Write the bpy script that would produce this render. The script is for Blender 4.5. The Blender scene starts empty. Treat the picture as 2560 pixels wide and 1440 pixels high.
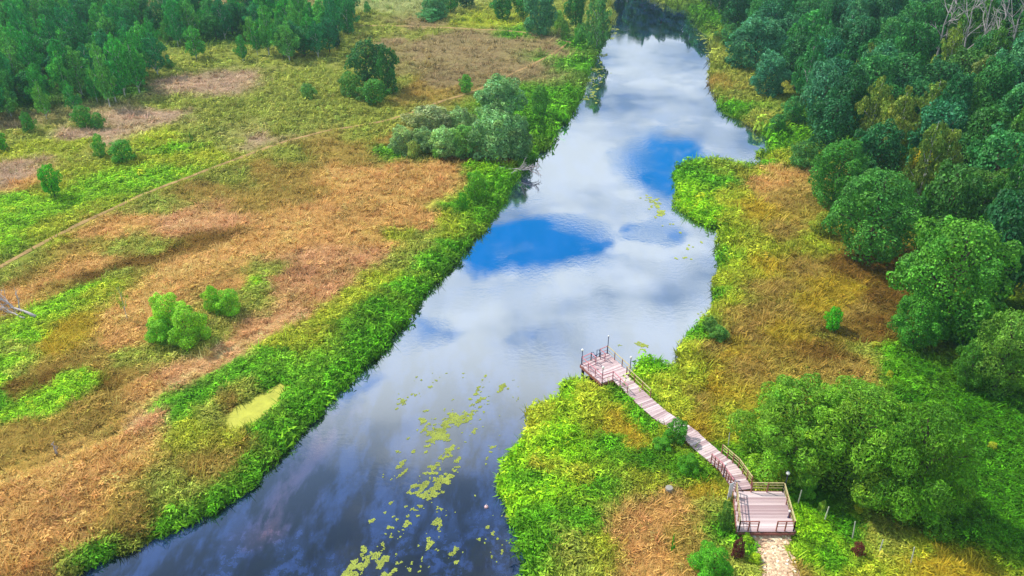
import bpy, bmesh, math, random
import numpy as np
from mathutils import Vector

random.seed(7)
rng = np.random.default_rng(7)
S = bpy.context.scene
R = math.radians

# ------------------------------------------------------------------ camera
CAM_H, PITCH, HFOV = 50.0, 30.0, 66.0
F = 1280.0 / math.tan(R(HFOV / 2))          # focal length in pixels of the 2560 wide picture
ST, CT = math.sin(R(PITCH)), math.cos(R(PITCH))
cam_d = bpy.data.cameras.new('camera')
cam = bpy.data.objects.new('camera', cam_d)
S.collection.objects.link(cam)
cam.location = (0, 0, CAM_H)
cam.rotation_euler = (R(90 - PITCH), 0, 0)
cam_d.sensor_fit = 'HORIZONTAL'
cam_d.angle_x = R(HFOV)
cam_d.clip_start = 0.5
cam_d.clip_end = 3000
S.camera = cam

# ------------------------------------------------------------------ world: Nishita sky with a broken cloud deck
SUN_ELEV, SUN_AZ = 47.0, -62.0               # azimuth from +Y (view direction), negative = left
W = bpy.data.worlds.new('World')
S.world = W
W.use_nodes = True
nt = W.node_tree
nt.nodes.clear()


def nn(t, kind, **kw):
    n = t.nodes.new(kind)
    for k, v in kw.items():
        setattr(n, k, v)
    return n


def lk(t, a, b):
    t.links.new(a, b)


def setv(n, **kw):
    for k, v in kw.items():
        n.inputs[k.replace('_', ' ')].default_value = v


def math_node(t, op, a, b=None, c=None, clamp=False):
    n = nn(t, 'ShaderNodeMath', operation=op, use_clamp=clamp)
    for i, v in enumerate((a, b, c)):
        if v is None:
            continue
        if isinstance(v, (int, float)):
            n.inputs[i].default_value = v
        else:
            lk(t, v, n.inputs[i])
    return n.outputs[0]


def maprange(t, v, a, b, c=0.0, d=1.0, smooth=True):
    n = nn(t, 'ShaderNodeMapRange', interpolation_type='SMOOTHSTEP' if smooth else 'LINEAR')
    lk(t, v, n.inputs['Value'])
    n.inputs['From Min'].default_value = a
    n.inputs['From Max'].default_value = b
    n.inputs['To Min'].default_value = c
    n.inputs['To Max'].default_value = d
    return n.outputs['Result']


def mixc(t, fac, a, b, mode='MIX'):
    n = nn(t, 'ShaderNodeMix', data_type='RGBA', blend_type=mode)
    for sock, v in ((n.inputs[0], fac), (n.inputs[6], a), (n.inputs[7], b)):
        if isinstance(v, (int, float)):
            sock.default_value = v
        elif isinstance(v, tuple):
            sock.default_value = v if len(v) == 4 else (*v, 1)
        else:
            lk(t, v, sock)
    return n.outputs[2]


def lin(*c):
    return tuple(((x / 255) / 12.92 if x / 255 <= 0.04045 else ((x / 255 + 0.055) / 1.055) ** 2.4) for x in c)


sky = nn(nt, 'ShaderNodeTexSky', sky_type='NISHITA', sun_disc=False)
sky.sun_elevation = R(SUN_ELEV)
sky.sun_rotation = R(SUN_AZ)
sky.air_density = 1.0
sky.dust_density = 0.3
sky.ozone_density = 4.0
hs = nn(nt, 'ShaderNodeHueSaturation')
setv(hs, Hue=0.5, Saturation=1.5, Value=1.9)
lk(nt, sky.outputs[0], hs.inputs['Color'])
tc = nn(nt, 'ShaderNodeTexCoord')
sp = nn(nt, 'ShaderNodeSeparateXYZ')
lk(nt, tc.outputs['Generated'], sp.inputs[0])
zc = math_node(nt, 'MAXIMUM', sp.outputs[2], 0.06)
qx = math_node(nt, 'DIVIDE', sp.outputs[0], zc)
qy = math_node(nt, 'DIVIDE', sp.outputs[1], zc)
cq = nn(nt, 'ShaderNodeCombineXYZ')
lk(nt, qx, cq.inputs[0]); lk(nt, qy, cq.inputs[1])
warp = nn(nt, 'ShaderNodeTexNoise', noise_dimensions='3D')
setv(warp, Scale=3.4, Detail=4.0, Roughness=0.6)
lk(nt, cq.outputs[0], warp.inputs['Vector'])
ws = nn(nt, 'ShaderNodeVectorMath', operation='SUBTRACT')
lk(nt, warp.outputs['Color'], ws.inputs[0]); ws.inputs[1].default_value = (0.5, 0.5, 0.5)
wa = nn(nt, 'ShaderNodeVectorMath', operation='MULTIPLY_ADD')
lk(nt, ws.outputs[0], wa.inputs[0]); wa.inputs[1].default_value = (0.30, 0.30, 0.0)
lk(nt, cq.outputs[0], wa.inputs[2])
# open gaps between the clouds: (x, y, radius x, radius y, amount)
GAPS = [(0.05, 1.97, 0.25, 0.19, 1.0), (0.55, 2.55, 0.19, 0.40, 0.82), (0.40, 2.05, 0.10, 0.07, 0.7),
        (-1.6, 2.6, 0.5, 0.3, 1.0), (1.9, 1.2, 0.4, 0.3, 1.0), (-1.2, -0.9, 0.5, 0.35, 1.0), (0.8, -1.7, 0.4, 0.3, 1.0),
        (-0.22, 1.52, 0.09, 0.08, 0.45), (-0.37, 1.37, 0.08, 0.10, 0.5), (0.02, 1.50, 0.06, 0.05, 0.35)]
gap = None
for gx, gy, rx, ry, am in GAPS:
    m = nn(nt, 'ShaderNodeMapping', vector_type='TEXTURE')
    m.inputs['Location'].default_value = (gx, gy, 0)
    m.inputs['Scale'].default_value = (rx, ry, 1)
    lk(nt, wa.outputs[0], m.inputs['Vector'])
    ln = nn(nt, 'ShaderNodeVectorMath', operation='LENGTH')
    lk(nt, m.outputs[0], ln.inputs[0])
    g = maprange(nt, ln.outputs['Value'], 0.6, 1.25, am, 0.0)
    gap = g if gap is None else math_node(nt, 'MAXIMUM', gap, g)
nf = nn(nt, 'ShaderNodeTexNoise', noise_dimensions='3D')
setv(nf, Scale=9.0, Detail=4.0, Roughness=0.65)
lk(nt, wa.outputs[0], nf.inputs['Vector'])
gap = maprange(nt, math_node(nt, 'ADD', gap, maprange(nt, nf.outputs[0], 0.3, 0.7, -0.26, 0.26, False)), 0.12, 0.88)
n1 = nn(nt, 'ShaderNodeTexNoise', noise_dimensions='3D')
setv(n1, Scale=2.6, Detail=5.0, Roughness=0.52)
of = nn(nt, 'ShaderNodeVectorMath', operation='ADD')
lk(nt, cq.outputs[0], of.inputs[0]); of.inputs[1].default_value = (3.1, 7.7, 0.4)
lk(nt, of.outputs[0], n1.inputs['Vector'])
sv = n1.outputs[0]
for bx_, by_, br_, ba_ in ((-0.70, 0.82, 0.55, -0.26), (0.32, 1.72, 0.45, 0.09), (0.35, 2.45, 0.50, 0.06), (-1.6, -0.6, 0.6, -0.15), (1.7, 0.4, 0.6, 0.12), (0.2, -1.4, 0.6, -0.15)):
    m = nn(nt, 'ShaderNodeVectorMath', operation='DISTANCE')
    lk(nt, wa.outputs[0], m.inputs[0]); m.inputs[1].default_value = (bx_, by_, 0)
    sv = math_node(nt, 'ADD', sv, maprange(nt, m.outputs['Value'], br_ * 0.3, br_ * 1.3, ba_, 0.0))
shade = maprange(nt, sv, 0.34, 0.62)
CLOUD_D, CLOUD_W = (2.9, 4.3, 6.7), (9.4, 10.4, 11.4)
cloud = mixc(nt, shade, CLOUD_D, CLOUD_W)
skyc = mixc(nt, gap, cloud, hs.outputs['Color'])
bg = nn(nt, 'ShaderNodeBackground')
bg.inputs['Strength'].default_value = 0.092
lk(nt, skyc, bg.inputs['Color'])
W.cycles.sampling_method = 'MANUAL'
W.cycles.sample_map_resolution = 256
wo = nn(nt, 'ShaderNodeOutputWorld')
lk(nt, bg.outputs[0], wo.inputs['Surface'])

# ------------------------------------------------------------------ sun behind thin cloud
sun_d = bpy.data.lights.new('sun', 'SUN')
sun = bpy.data.objects.new('sun', sun_d)
S.collection.objects.link(sun)
sun_d.energy = 4.4
sun_d.angle = R(2)
sun_d.color = (1.0, 0.95, 0.86)
sdir = Vector((math.sin(R(SUN_AZ)) * math.cos(R(SUN_ELEV)), math.cos(R(SUN_AZ)) * math.cos(R(SUN_ELEV)), math.sin(R(SUN_ELEV))))
sun.rotation_euler = sdir.to_track_quat('Z', 'Y').to_euler()
sun.location = (-60, 60, 120)

S.view_settings.view_transform = 'Standard'
S.view_settings.look = 'None'
S.view_settings.gamma = 1
S.view_settings.exposure = 0.1
S.view_settings.use_curve_mapping = False
S.render.engine = 'CYCLES'
S.cycles.max_bounces = 4
S.cycles.diffuse_bounces = 2
S.cycles.glossy_bounces = 2
S.cycles.transmission_bounces = 3
S.cycles.transparent_max_bounces = 8
S.cycles.volume_bounces = 1
S.cycles.caustics_reflective = False
S.cycles.caustics_refractive = False
S.cycles.use_denoising = True


# ------------------------------------------------------------------ pixel <-> place helpers
def ray(px, py):
    cx, cy = (px - 1280.0) / F, (720.0 - py) / F
    return np.array([cx, CT + cy * ST, -ST + cy * CT])


def at(px, py, z=0.0):
    d = ray(px, py)
    t = (CAM_H - z) / (-d[2])
    return np.array([d[0] * t, d[1] * t, z])


def to_px(x, y, z):
    w = z - CAM_H
    dep = y * CT - w * ST
    return 1280 + F * x / dep, 720 - F * (y * ST + w * CT) / dep, dep


# ------------------------------------------------------------------ noise
def _hash(ix, iy, seed):
    n = (ix.astype(np.int64) * 374761393 + iy.astype(np.int64) * 668265263 + seed * 1442695041) & 0x7fffffff
    n = ((n ^ (n >> 13)) * 1274126177) & 0x7fffffff
    n = (n ^ (n >> 16)) & 0xffff
    return n / 65535.0


def vnoise(x, y, seed=0):
    ix, iy = np.floor(x), np.floor(y)
    fx, fy = x - ix, y - iy
    fx, fy = fx * fx * (3 - 2 * fx), fy * fy * (3 - 2 * fy)
    a, b = _hash(ix, iy, seed), _hash(ix + 1, iy, seed)
    c, d = _hash(ix, iy + 1, seed), _hash(ix + 1, iy + 1, seed)
    return (a * (1 - fx) + b * fx) * (1 - fy) + (c * (1 - fx) + d * fx) * fy


def fbm(x, y, scale, oct=4, seed=0):
    x, y = np.asarray(x, float) / scale, np.asarray(y, float) / scale
    s, a, tot = 0, 1.0, 0
    for o in range(oct):
        s = s + a * vnoise(x + 17.3 * o, y - 9.1 * o, seed + o)
        tot += a
        a *= 0.55
        x, y = x * 2.03, y * 2.03
    return s / tot - 0.5            # about -0.5 .. 0.5


def sstep(a, b, x):
    t = np.clip((x - a) / (b - a), 0, 1)
    return t * t * (3 - 2 * t)


# ------------------------------------------------------------------ river and pond outlines
LEFT_BANK = [(60, 1510), (205, 1440), (300, 1385), (400, 1345), (520, 1295), (600, 1245), (655, 1200), (680, 1165), (740, 1095), (800, 1040),
             (850, 985), (905, 930), (960, 880), (1005, 820), (1060, 745), (1120, 680), (1160, 635), (1200, 590), (1240, 545), (1265, 500),
             (1285, 465), (1300, 440), (1340, 400), (1385, 350), (1390, 330), (1425, 300), (1435, 280), (1462, 225), (1478, 170), (1498, 130),
             (1522, 80), (1536, 45), (1532, 10), (1528, -15)]
RIGHT_BANK = [(1345, 1520), (1305, 1440), (1318, 1400), (1280, 1330), (1275, 1290), (1250, 1225), (1250, 1165), (1285, 1115), (1310, 1085),
              (1310, 1020), (1350, 1010), (1395, 995), (1410, 960), (1450, 950), (1510, 962), (1575, 955), (1585, 925), (1602, 903), (1625, 897),
              (1660, 917), (1690, 928), (1697, 900), (1695, 860), (1735, 830), (1760, 800), (1785, 760), (1785, 700), (1795, 640), (1797, 575),
              (1760, 565), (1720, 545), (1690, 520), (1688, 480), (1685, 430), (1700, 415), (1740, 405), (1800, 402), (1860, 415), (1895, 418),
              (1905, 405), (1890, 385), (1928, 375), (1920, 350), (1880, 320), (1840, 300), (1800, 285), (1790, 250), (1770, 215), (1770, 160),
              (1775, 120), (1775, 100), (1760, 90), (1740, 75), (1735, 50), (1720, 30), (1680, 20), (1640, 5), (1605, -12)]
poly = [at(*p)[:2] for p in LEFT_BANK]
poly += [np.array(p) for p in [(20., 303.), (-15., 304.), (-60., 302.), (-60., 310.), (-10., 312.), (25., 311.), (40., 304.)]]
poly += [at(*p)[:2] for p in reversed(RIGHT_BANK)]
poly += [np.array((6., 30.)), np.array((6., 12.)), np.array((-60., 12.)), np.array((-52., 33.))]
RIVER = np.array(poly)
POND = np.array([at(*p)[:2] for p in [(562, 1050), (566, 1080), (600, 1084), (652, 1064), (694, 1022), (722, 976), (706, 964), (650, 996), (596, 1024)]])


def sdist(P, x, y):
    """signed distance to a polygon, positive outside"""
    x, y = np.asarray(x, float), np.asarray(y, float)
    d2 = np.full(x.shape, 1e18)
    inside = np.zeros(x.shape, bool)
    n = len(P)
    for i in range(n):
        ax, ay = P[i]
        bx, by = P[(i + 1) % n]
        ex, ey = bx - ax, by - ay
        t = np.clip(((x - ax) * ex + (y - ay) * ey) / (ex * ex + ey * ey + 1e-12), 0, 1)
        dx, dy = x - ax - t * ex, y - ay - t * ey
        d2 = np.minimum(d2, dx * dx + dy * dy)
        c = ((ay > y) != (by > y)) & (x < ex * (y - ay) / (ey + 1e-12) + ax)
        inside ^= c
    d = np.sqrt(d2)
    return np.where(inside, -d, d)


# ------------------------------------------------------------------ terrain
def gridline(a, b, step, far):
    core = np.arange(a, b + 1e-6, step)
    lo, hi, s = [a], [core[-1]], step
    while lo[-1] > -far:
        s *= 1.35
        lo.append(lo[-1] - s)
    s = step
    while hi[-1] < far:
        s *= 1.35
        hi.append(hi[-1] + s)
    return np.concatenate([np.array(lo[1:])[::-1], core, np.array(hi[1:])])


GX = gridline(-125, 100, 0.75, 900)
GY = gridline(24, 235, 0.75, 900)
gx, gy = np.meshgrid(GX, GY)
sd_r = sdist(RIVER, gx, gy)
wob = fbm(gx, gy, 2.2, 3, 5) * 0.9 + fbm(gx, gy, 7, 2, 6) * 0.8
sdw = sd_r + wob * np.exp(-np.abs(sd_r) / 3.0)
sd_p = sdist(POND, gx, gy) + fbm(gx, gy, 1.5, 2, 8) * 0.5
land = 0.75 * sstep(-0.2, 2.6, sdw) + 0.25 * sstep(2, 12, sdw)
bed = -1.6 * sstep(0.2, -4.0, sdw)
GZ = np.where(sdw > 0, land * 1.0, bed)
GZ = land - 0.06 + bed
away = sstep(1.0, 6.0, sdw)
GZ += away * (fbm(gx, gy, 30, 4, 1) * 0.9 + fbm(gx, gy, 5, 3, 2) * 0.28)
# wooded hillside on the right and low ground beyond the river bend
edge = 50 + 0.13 * (gy - 95)
hill = 15 * sstep(0, 85, gx - edge) * sstep(20, 75, gy)
hill += 10 * sstep(312, 380, gy) * sstep(-60, 30, gx)
GZ += hill * away
GZ -= (GZ - 0.40) * (1 - sstep(0.0, 1.8, sd_p)) + 0.35 * sstep(0.1, -0.9, sd_p)
GZ = np.where(sd_p < 3, np.minimum(GZ, 1.2), GZ)


def H(x, y):
    x, y = np.asarray(x, float), np.asarray(y, float)
    i = np.clip(np.searchsorted(GX, x) - 1, 0, len(GX) - 2)
    j = np.clip(np.searchsorted(GY, y) - 1, 0, len(GY) - 2)
    u = np.clip((x - GX[i]) / (GX[i + 1] - GX[i]), 0, 1)
    v = np.clip((y - GY[j]) / (GY[j + 1] - GY[j]), 0, 1)
    return (GZ[j, i] * (1 - u) + GZ[j, i + 1] * u) * (1 - v) + (GZ[j + 1, i] * (1 - u) + GZ[j + 1, i + 1] * u) * v


def land_at(px, py):
    """where the sight line through a pixel meets the terrain"""
    d = ray(px, py)
    t = CAM_H / (-d[2])
    z = 0.0
    for _ in range(12):
        t = (CAM_H - z) / (-d[2])
        z = 0.5 * z + 0.5 * float(H(d[0] * t, d[1] * t))
    x, y = d[0] * t, d[1] * t
    return np.array([x, y, float(H(x, y))])


# ------------------------------------------------------------------ ground colours: what grows where
CLS = {'T': (226, 176, 104), 'P': (224, 170, 118), 'O': (180, 152, 72), 'E': (160, 168, 66), 'Y': (174, 184, 48), 'L': (138, 194, 26),
       'G': (98, 164, 24), 'K': (70, 132, 16), 'D': (136, 102, 40), 'M': (166, 144, 98), 'R': (204, 172, 140), 'C': (190, 166, 46), 'S': (176, 182, 112)}
CTRL = '''60,1430,O 30,1395,T 100,1320,T 20,1250,T 200,1290,T 250,1370,G 430,1300,G 560,1240,G 640,1160,G 700,1080,G 790,1000,G 860,930,G 930,860,G 980,790,G
1050,720,G 1110,640,G 1160,590,G 1220,520,G 1260,470,G 100,1400,T 330,1280,O 450,1210,E 530,1150,O 590,1120,O 600,1095,Y 480,1090,Y 440,1050,G 450,1020,G 500,1000,G
560,955,G 620,930,G 700,895,G 545,1040,E 590,1012,O 640,985,E 690,960,G 620,1092,O 660,1075,G 150,1200,T 100,1150,O 250,1180,T 330,1130,T 380,1060,P 300,1060,O 250,1010,O
100,1080,O 60,1060,O 0,1100,O 180,1090,O 400,980,T 450,960,P 520,920,P 600,880,P 680,830,P 760,790,P 850,730,P 930,650,P 960,620,T 900,590,T 1000,540,T 1060,480,T 1100,430,T
900,450,T 980,420,T 800,520,T 760,580,T 650,620,T 560,650,T 450,680,T 600,720,T 700,720,P 750,700,P 800,650,P 620,745,E 655,725,L 690,690,E 640,760,E 430,560,P 540,540,P 620,500,O 700,460,O
500,600,D 490,605,D 430,630,D 370,650,D 310,668,D 240,690,D 280,690,E 400,625,E 200,735,L 150,765,L 225,745,Y 90,830,L 30,900,L 10,1000,G 130,855,C 180,820,C 60,870,E
110,910,O 250,870,O 200,900,O 330,840,T 330,780,T 300,900,O 350,880,E 440,880,E 540,850,E 370,760,T 420,710,T 200,950,L 130,990,L 60,1020,L 260,935,L 60,960,D 70,920,E 150,930,D 0,940,L
320,940,D 350,930,O 40,740,T 80,720,T 150,690,T 250,650,T 300,620,E 200,620,O 280,580,T 350,560,T 100,640,E 30,690,E 180,610,Y 60,700,O 130,720,O 50,560,L 150,510,L 250,500,L 330,450,L 100,480,Y 60,600,L
20,500,L 90,590,Y 160,560,Y 250,510,Y 420,400,Y 500,380,Y 400,430,L 600,340,E 560,290,E 350,400,Y 200,430,Y 40,440,R 75,450,T 250,470,L 620,340,R 480,340,E 400,350,Y 430,370,L 700,310,E 800,270,E 900,290,E
650,250,E 320,300,R 380,300,R 290,310,R 250,315,E 190,350,R 230,345,R 60,380,Y 30,345,E 20,325,M 60,360,E 150,380,Y 440,210,R 470,215,R 530,200,R 555,205,R 500,150,E 450,180,E 560,160,E 500,260,E 430,265,E 700,200,E 780,200,E 640,160,E
500,480,O 650,420,O 800,370,O 900,340,E 950,350,O 850,430,T 750,470,O 560,450,E 400,520,E 700,390,E 860,390,O 1000,100,M 1100,130,M 1200,140,M 1250,110,M 1350,100,M 1300,170,M 1400,120,M 950,70,E 900,40,E
980,15,S 950,20,S 1050,60,M 950,90,E 1080,90,E 1150,100,M 1100,200,M 1200,180,M 1050,230,O 950,230,E 870,130,E 1430,150,G 1460,140,G 1440,110,G 1380,240,G 1420,260,G 1350,330,G 1380,300,G 1300,400,G
1150,405,D 1180,400,D 1050,400,E 1220,410,D 1090,420,T 1290,300,G 960,380,G 1000,395,E 600,5,M 640,10,E 660,15,M 1200,430,L 1240,450,G 1180,520,L 1130,560,Y 1150,530,G 1070,560,T 1000,600,Y 1050,600,E 1000,650,E 980,700,Y 900,750,Y
830,800,Y 760,850,Y 720,875,Y 1190,60,Y 1220,60,Y 1290,90,G
1720,430,G 1750,470,L 1720,510,L 1780,540,L 1800,460,G 1850,500,Y 1800,565,L 1840,560,Y 1900,440,Y 1930,460,T 1900,520,C 1960,500,O 1950,430,T 1880,600,Y 1850,650,Y 1820,700,Y 1810,640,G 1800,740,G 1830,760,Y
1900,650,C 1930,720,O 1950,800,O 1900,780,O 2000,600,Y 1960,570,O 2050,700,C 1990,660,O 2100,650,D 2150,700,D 2180,760,D 2050,760,C 2000,850,C 2100,720,C 1900,850,O 1880,920,O 1800,880,O 1850,900,C 1760,850,G 1730,880,Y 1720,940,Y
1760,960,Y 1640,920,G 1620,940,L 1650,950,Y 1700,1000,Y 1750,1000,O 1800,980,C 1820,1040,Y 1780,1050,C 1760,1080,C 1790,1110,G 2050,880,D 2100,920,O 2130,850,D 2160,820,D 2180,880,G 2250,900,K 2200,930,G 2130,870,E 2120,790,O 2150,650,D
1800,200,O 1810,260,G 1840,240,E 1880,290,E 1930,340,G 1950,390,Y 1900,400,G 1785,170,E 1790,130,E 1820,200,E 1860,340,G 2250,1000,K 2400,1000,K 2500,1050,K 2450,1150,K 2500,1250,K 2350,1300,K 2200,1330,E 2300,1380,Y 2400,1420,C 2330,1430,C
2100,1300,K 2040,1330,L 2010,1290,L 2030,1400,L 2080,1390,G 2150,1420,Y 2550,1350,K 2450,1370,K 2250,1350,E 1880,1190,E 1910,1200,Y 1860,1160,G 2030,1250,K 1990,1240,K 2000,1420,O
1300,1150,L 1330,1060,Y 1400,1000,L 1450,1000,Y 1500,1050,Y 1550,1020,G 1600,1050,G 1400,1100,L 1350,1200,G 1450,1150,L 1550,1130,G 1300,1250,L 1400,1250,L 1500,1230,G 1620,1150,K 1700,1180,G 1760,1200,G 1640,1200,Y 1570,1090,C 1540,1060,C
1350,1320,G 1450,1330,G 1340,1400,G 1380,1160,Y 1470,1210,Y 1420,1400,E 1500,1390,Y 1550,1350,T 1600,1320,T 1650,1290,T 1700,1260,T 1770,1230,C 1750,1300,O 1650,1400,T 1600,1400,T 1700,1380,O 1810,1330,K 1800,1290,E 1850,1420,E 1860,1360,G
2300,200,K 2400,400,K 2100,300,K 2500,600,K 2000,150,K 2200,500,K 2400,800,K 1900,50,K 2500,100,K 100,150,K 250,100,K 60,250,K 300,230,K 200,50,K 720,80,K 560,80,K'''
cpts, ccol, ckey = [], [], []
for tok in CTRL.split():
    a, b, k = tok.split(',')
    cpts.append(at(float(a), float(b), 0.8)[:2])
    ccol.append(lin(*CLS[k]))
    ckey.append(k)
cpts, ccol = np.array(cpts), np.array(ccol)
clush = np.array([1.0 if k in 'GLK' else (0.5 if k in 'YE' else 0.0) for k in ckey])
cdry = np.array([1.0 if k in 'TPRMC' else (0.7 if k in 'OD' else 0.0) for k in ckey])
SA, CA = math.sin(0.5), math.cos(0.5)


def field(x, y):
    """colour, lushness and dryness of the plants at (x, y)"""
    k = 0.6 + np.clip((y - 40) / 120.0, 0, 1.6)
    u, v = (x * CA - y * SA), (x * SA + y * CA)         # streaks run along the river
    wx = (fbm(u, v * 0.45, 9, 4, 11) * 6 + fbm(x, y, 1.6, 2, 13) * 2.0) * k
    wy = (fbm(u, v * 0.45, 9, 4, 21) * 8 + fbm(x, y, 1.6, 2, 23) * 2.6) * k
    X, Y = x + wx, y + wy
    n = x.shape[0]
    col, lu, dr = np.empty((n, 3)), np.empty(n), np.empty(n)
    for s in range(0, n, 20000):
        e = min(n, s + 20000)
        d2 = (X[s:e, None] - cpts[None, :, 0]) ** 2 + (Y[s:e, None] - cpts[None, :, 1]) ** 2
        w = 1.0 / (d2 + 0.4) ** 2.2
        w /= w.sum(1, keepdims=True)
        col[s:e] = w @ ccol
        lu[s:e] = w @ clush
        dr[s:e] = w @ cdry
    return col, lu, dr


# ------------------------------------------------------------------ materials
MATS = {}


def material(name):
    m = bpy.data.materials.new(name)
    m.use_nodes = True
    t = m.node_tree
    t.nodes.clear()
    out = nn(t, 'ShaderNodeOutputMaterial')
    MATS[name] = m
    return m, t, out


def principled(t, out, col, rough=0.8, spec=0.3):
    b = nn(t, 'ShaderNodeBsdfPrincipled')
    b.inputs['Roughness'].default_value = rough
    b.inputs['Specular IOR Level'].default_value = spec
    if isinstance(col, tuple):
        b.inputs['Base Color'].default_value = (*col[:3], 1)
    else:
        lk(t, col, b.inputs['Base Color'])
    lk(t, b.outputs[0], out.inputs['Surface'])
    return b


def noise(t, scale, detail=4, rough=0.55, vec=None):
    n = nn(t, 'ShaderNodeTexNoise')
    setv(n, Scale=scale, Detail=float(detail), Roughness=rough)
    if vec is not None:
        lk(t, vec, n.inputs['Vector'])
    return n.outputs[0]


def bump(t, b, h, strength=0.4, dist=0.1):
    n = nn(t, 'ShaderNodeBump')
    n.inputs['Strength'].default_value = strength
    n.inputs['Distance'].default_value = dist
    lk(t, h, n.inputs['Height'])
    lk(t, n.outputs[0], b.inputs['Normal'])


def objcoord(t):
    return nn(t, 'ShaderNodeTexCoord').outputs['Object']


def mat_ground():
    m, t, out = material('ground')
    a = nn(t, 'ShaderNodeAttribute', attribute_name='col')
    oc = objcoord(t)
    v = maprange(t, noise(t, 1.3, 5, 0.7, oc), 0.25, 0.75, 0.45, 1.35, False)
    g = nn(t, 'ShaderNodeCombineXYZ')
    for i in range(3):
        lk(t, v, g.inputs[i])
    c = mixc(t, 1.0, a.outputs['Color'], g.outputs[0], 'MULTIPLY')
    b = principled(t, out, c, 0.95, 0.1)
    bump(t, b, noise(t, 3.0, 3, 0.7, oc), 0.9, 0.25)
    return m


def mat_foliage(name, source, trans=0.25, rough=0.55, spec=0.25):
    """leaf material; source is 'object' (obj.color) or 'instance' (per-tuft colour)"""
    m, t, out = material(name)
    if source == 'object':
        base = nn(t, 'ShaderNodeObjectInfo').outputs['Color']
    else:
        base = nn(t, 'ShaderNodeAttribute', attribute_name='col').outputs['Color']
    c = base
    if source == 'object':
        lf = nn(t, 'ShaderNodeAttribute', attribute_name='leaf')
        c = mixc(t, 1.0, base, lf.outputs['Color'], 'MULTIPLY')
    b = principled(t, out, c, rough, spec)
    tr = nn(t, 'ShaderNodeBsdfTranslucent')
    lk(t, mixc(t, 1.0, c, (1.1, 1.2, 0.6) if source == 'object' else (1.0, 1.0, 0.9), 'MULTIPLY'), tr.inputs['Color'])
    mx = nn(t, 'ShaderNodeMixShader')
    mx.inputs[0].default_value = trans
    lk(t, b.outputs[0], mx.inputs[1]); lk(t, tr.outputs[0], mx.inputs[2])
    lk(t, mx.outputs[0], out.inputs['Surface'])
    return m


def mat_simple(name, col, rough=0.8, var=0.3, scale=6.0, spec=0.3, bstr=0.3):
    m, t, out = material(name)
    oc = objcoord(t)
    oi = nn(t, 'ShaderNodeObjectInfo')
    v = math_node(t, 'ADD', maprange(t, noise(t, scale, 5, 0.6, oc), 0.3, 0.7, 1 - var, 1 + var, False),
                  maprange(t, oi.outputs['Random'], 0, 1, -0.12, 0.12, False))
    g = nn(t, 'ShaderNodeCombineXYZ')
    for i in range(3):
        lk(t, v, g.inputs[i])
    b = principled(t, out, mixc(t, 1.0, tuple(col), g.outputs[0], 'MULTIPLY'), rough, spec)
    if bstr:
        bump(t, b, noise(t, scale * 3, 5, 0.6, oc), bstr, 0.02)
    return m


def mat_plank():
    m, t, out = material('weathered_plank')
    oi = nn(t, 'ShaderNodeObjectInfo')
    oc = nn(t, 'ShaderNodeTexCoord').outputs['Generated']
    mp = nn(t, 'ShaderNodeMapping')
    mp.inputs['Scale'].default_value = (2.0, 12.0, 4.0)
    lk(t, oc, mp.inputs['Vector'])
    ad = nn(t, 'ShaderNodeVectorMath', operation='ADD')
    lk(t, mp.outputs[0], ad.inputs[0])
    sc = math_node(t, 'MULTIPLY', oi.outputs['Random'], 57.0)
    cb = nn(t, 'ShaderNodeCombineXYZ')
    lk(t, sc, cb.inputs[0]); lk(t, sc, cb.inputs[2])
    lk(t, cb.outputs[0], ad.inputs[1])
    grain = noise(t, 2.0, 6, 0.65, ad.outputs[0])
    f = math_node(t, 'ADD', maprange(t, grain, 0.3, 0.7, -0.28, 0.28, False), oi.outputs['Random'], clamp=True)
    c = mixc(t, f, lin(176, 146, 148), lin(232, 212, 210))
    c = mixc(t, maprange(t, noise(t, 1.1, 3, 0.5, ad.outputs[0]), 0.55, 0.72, 0.0, 0.4), c, lin(140, 120, 146))
    b = principled(t, out, c, 0.75, 0.3)
    bump(t, b, grain, 0.4, 0.02)
    return m


def mat_bark_birch():
    m, t, out = material('birch_bark')
    oc = objcoord(t)
    mp = nn(t, 'ShaderNodeMapping')
    mp.inputs['Scale'].default_value = (3, 3, 40)
    lk(t, oc, mp.inputs['Vector'])
    f = maprange(t, noise(t, 1.0, 4, 0.6, mp.outputs[0]), 0.52, 0.66)
    c = mixc(t, f, (0.62, 0.62, 0.58), (0.06, 0.055, 0.05))
    principled(t, out, c, 0.8, 0.2)
    return m


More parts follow.
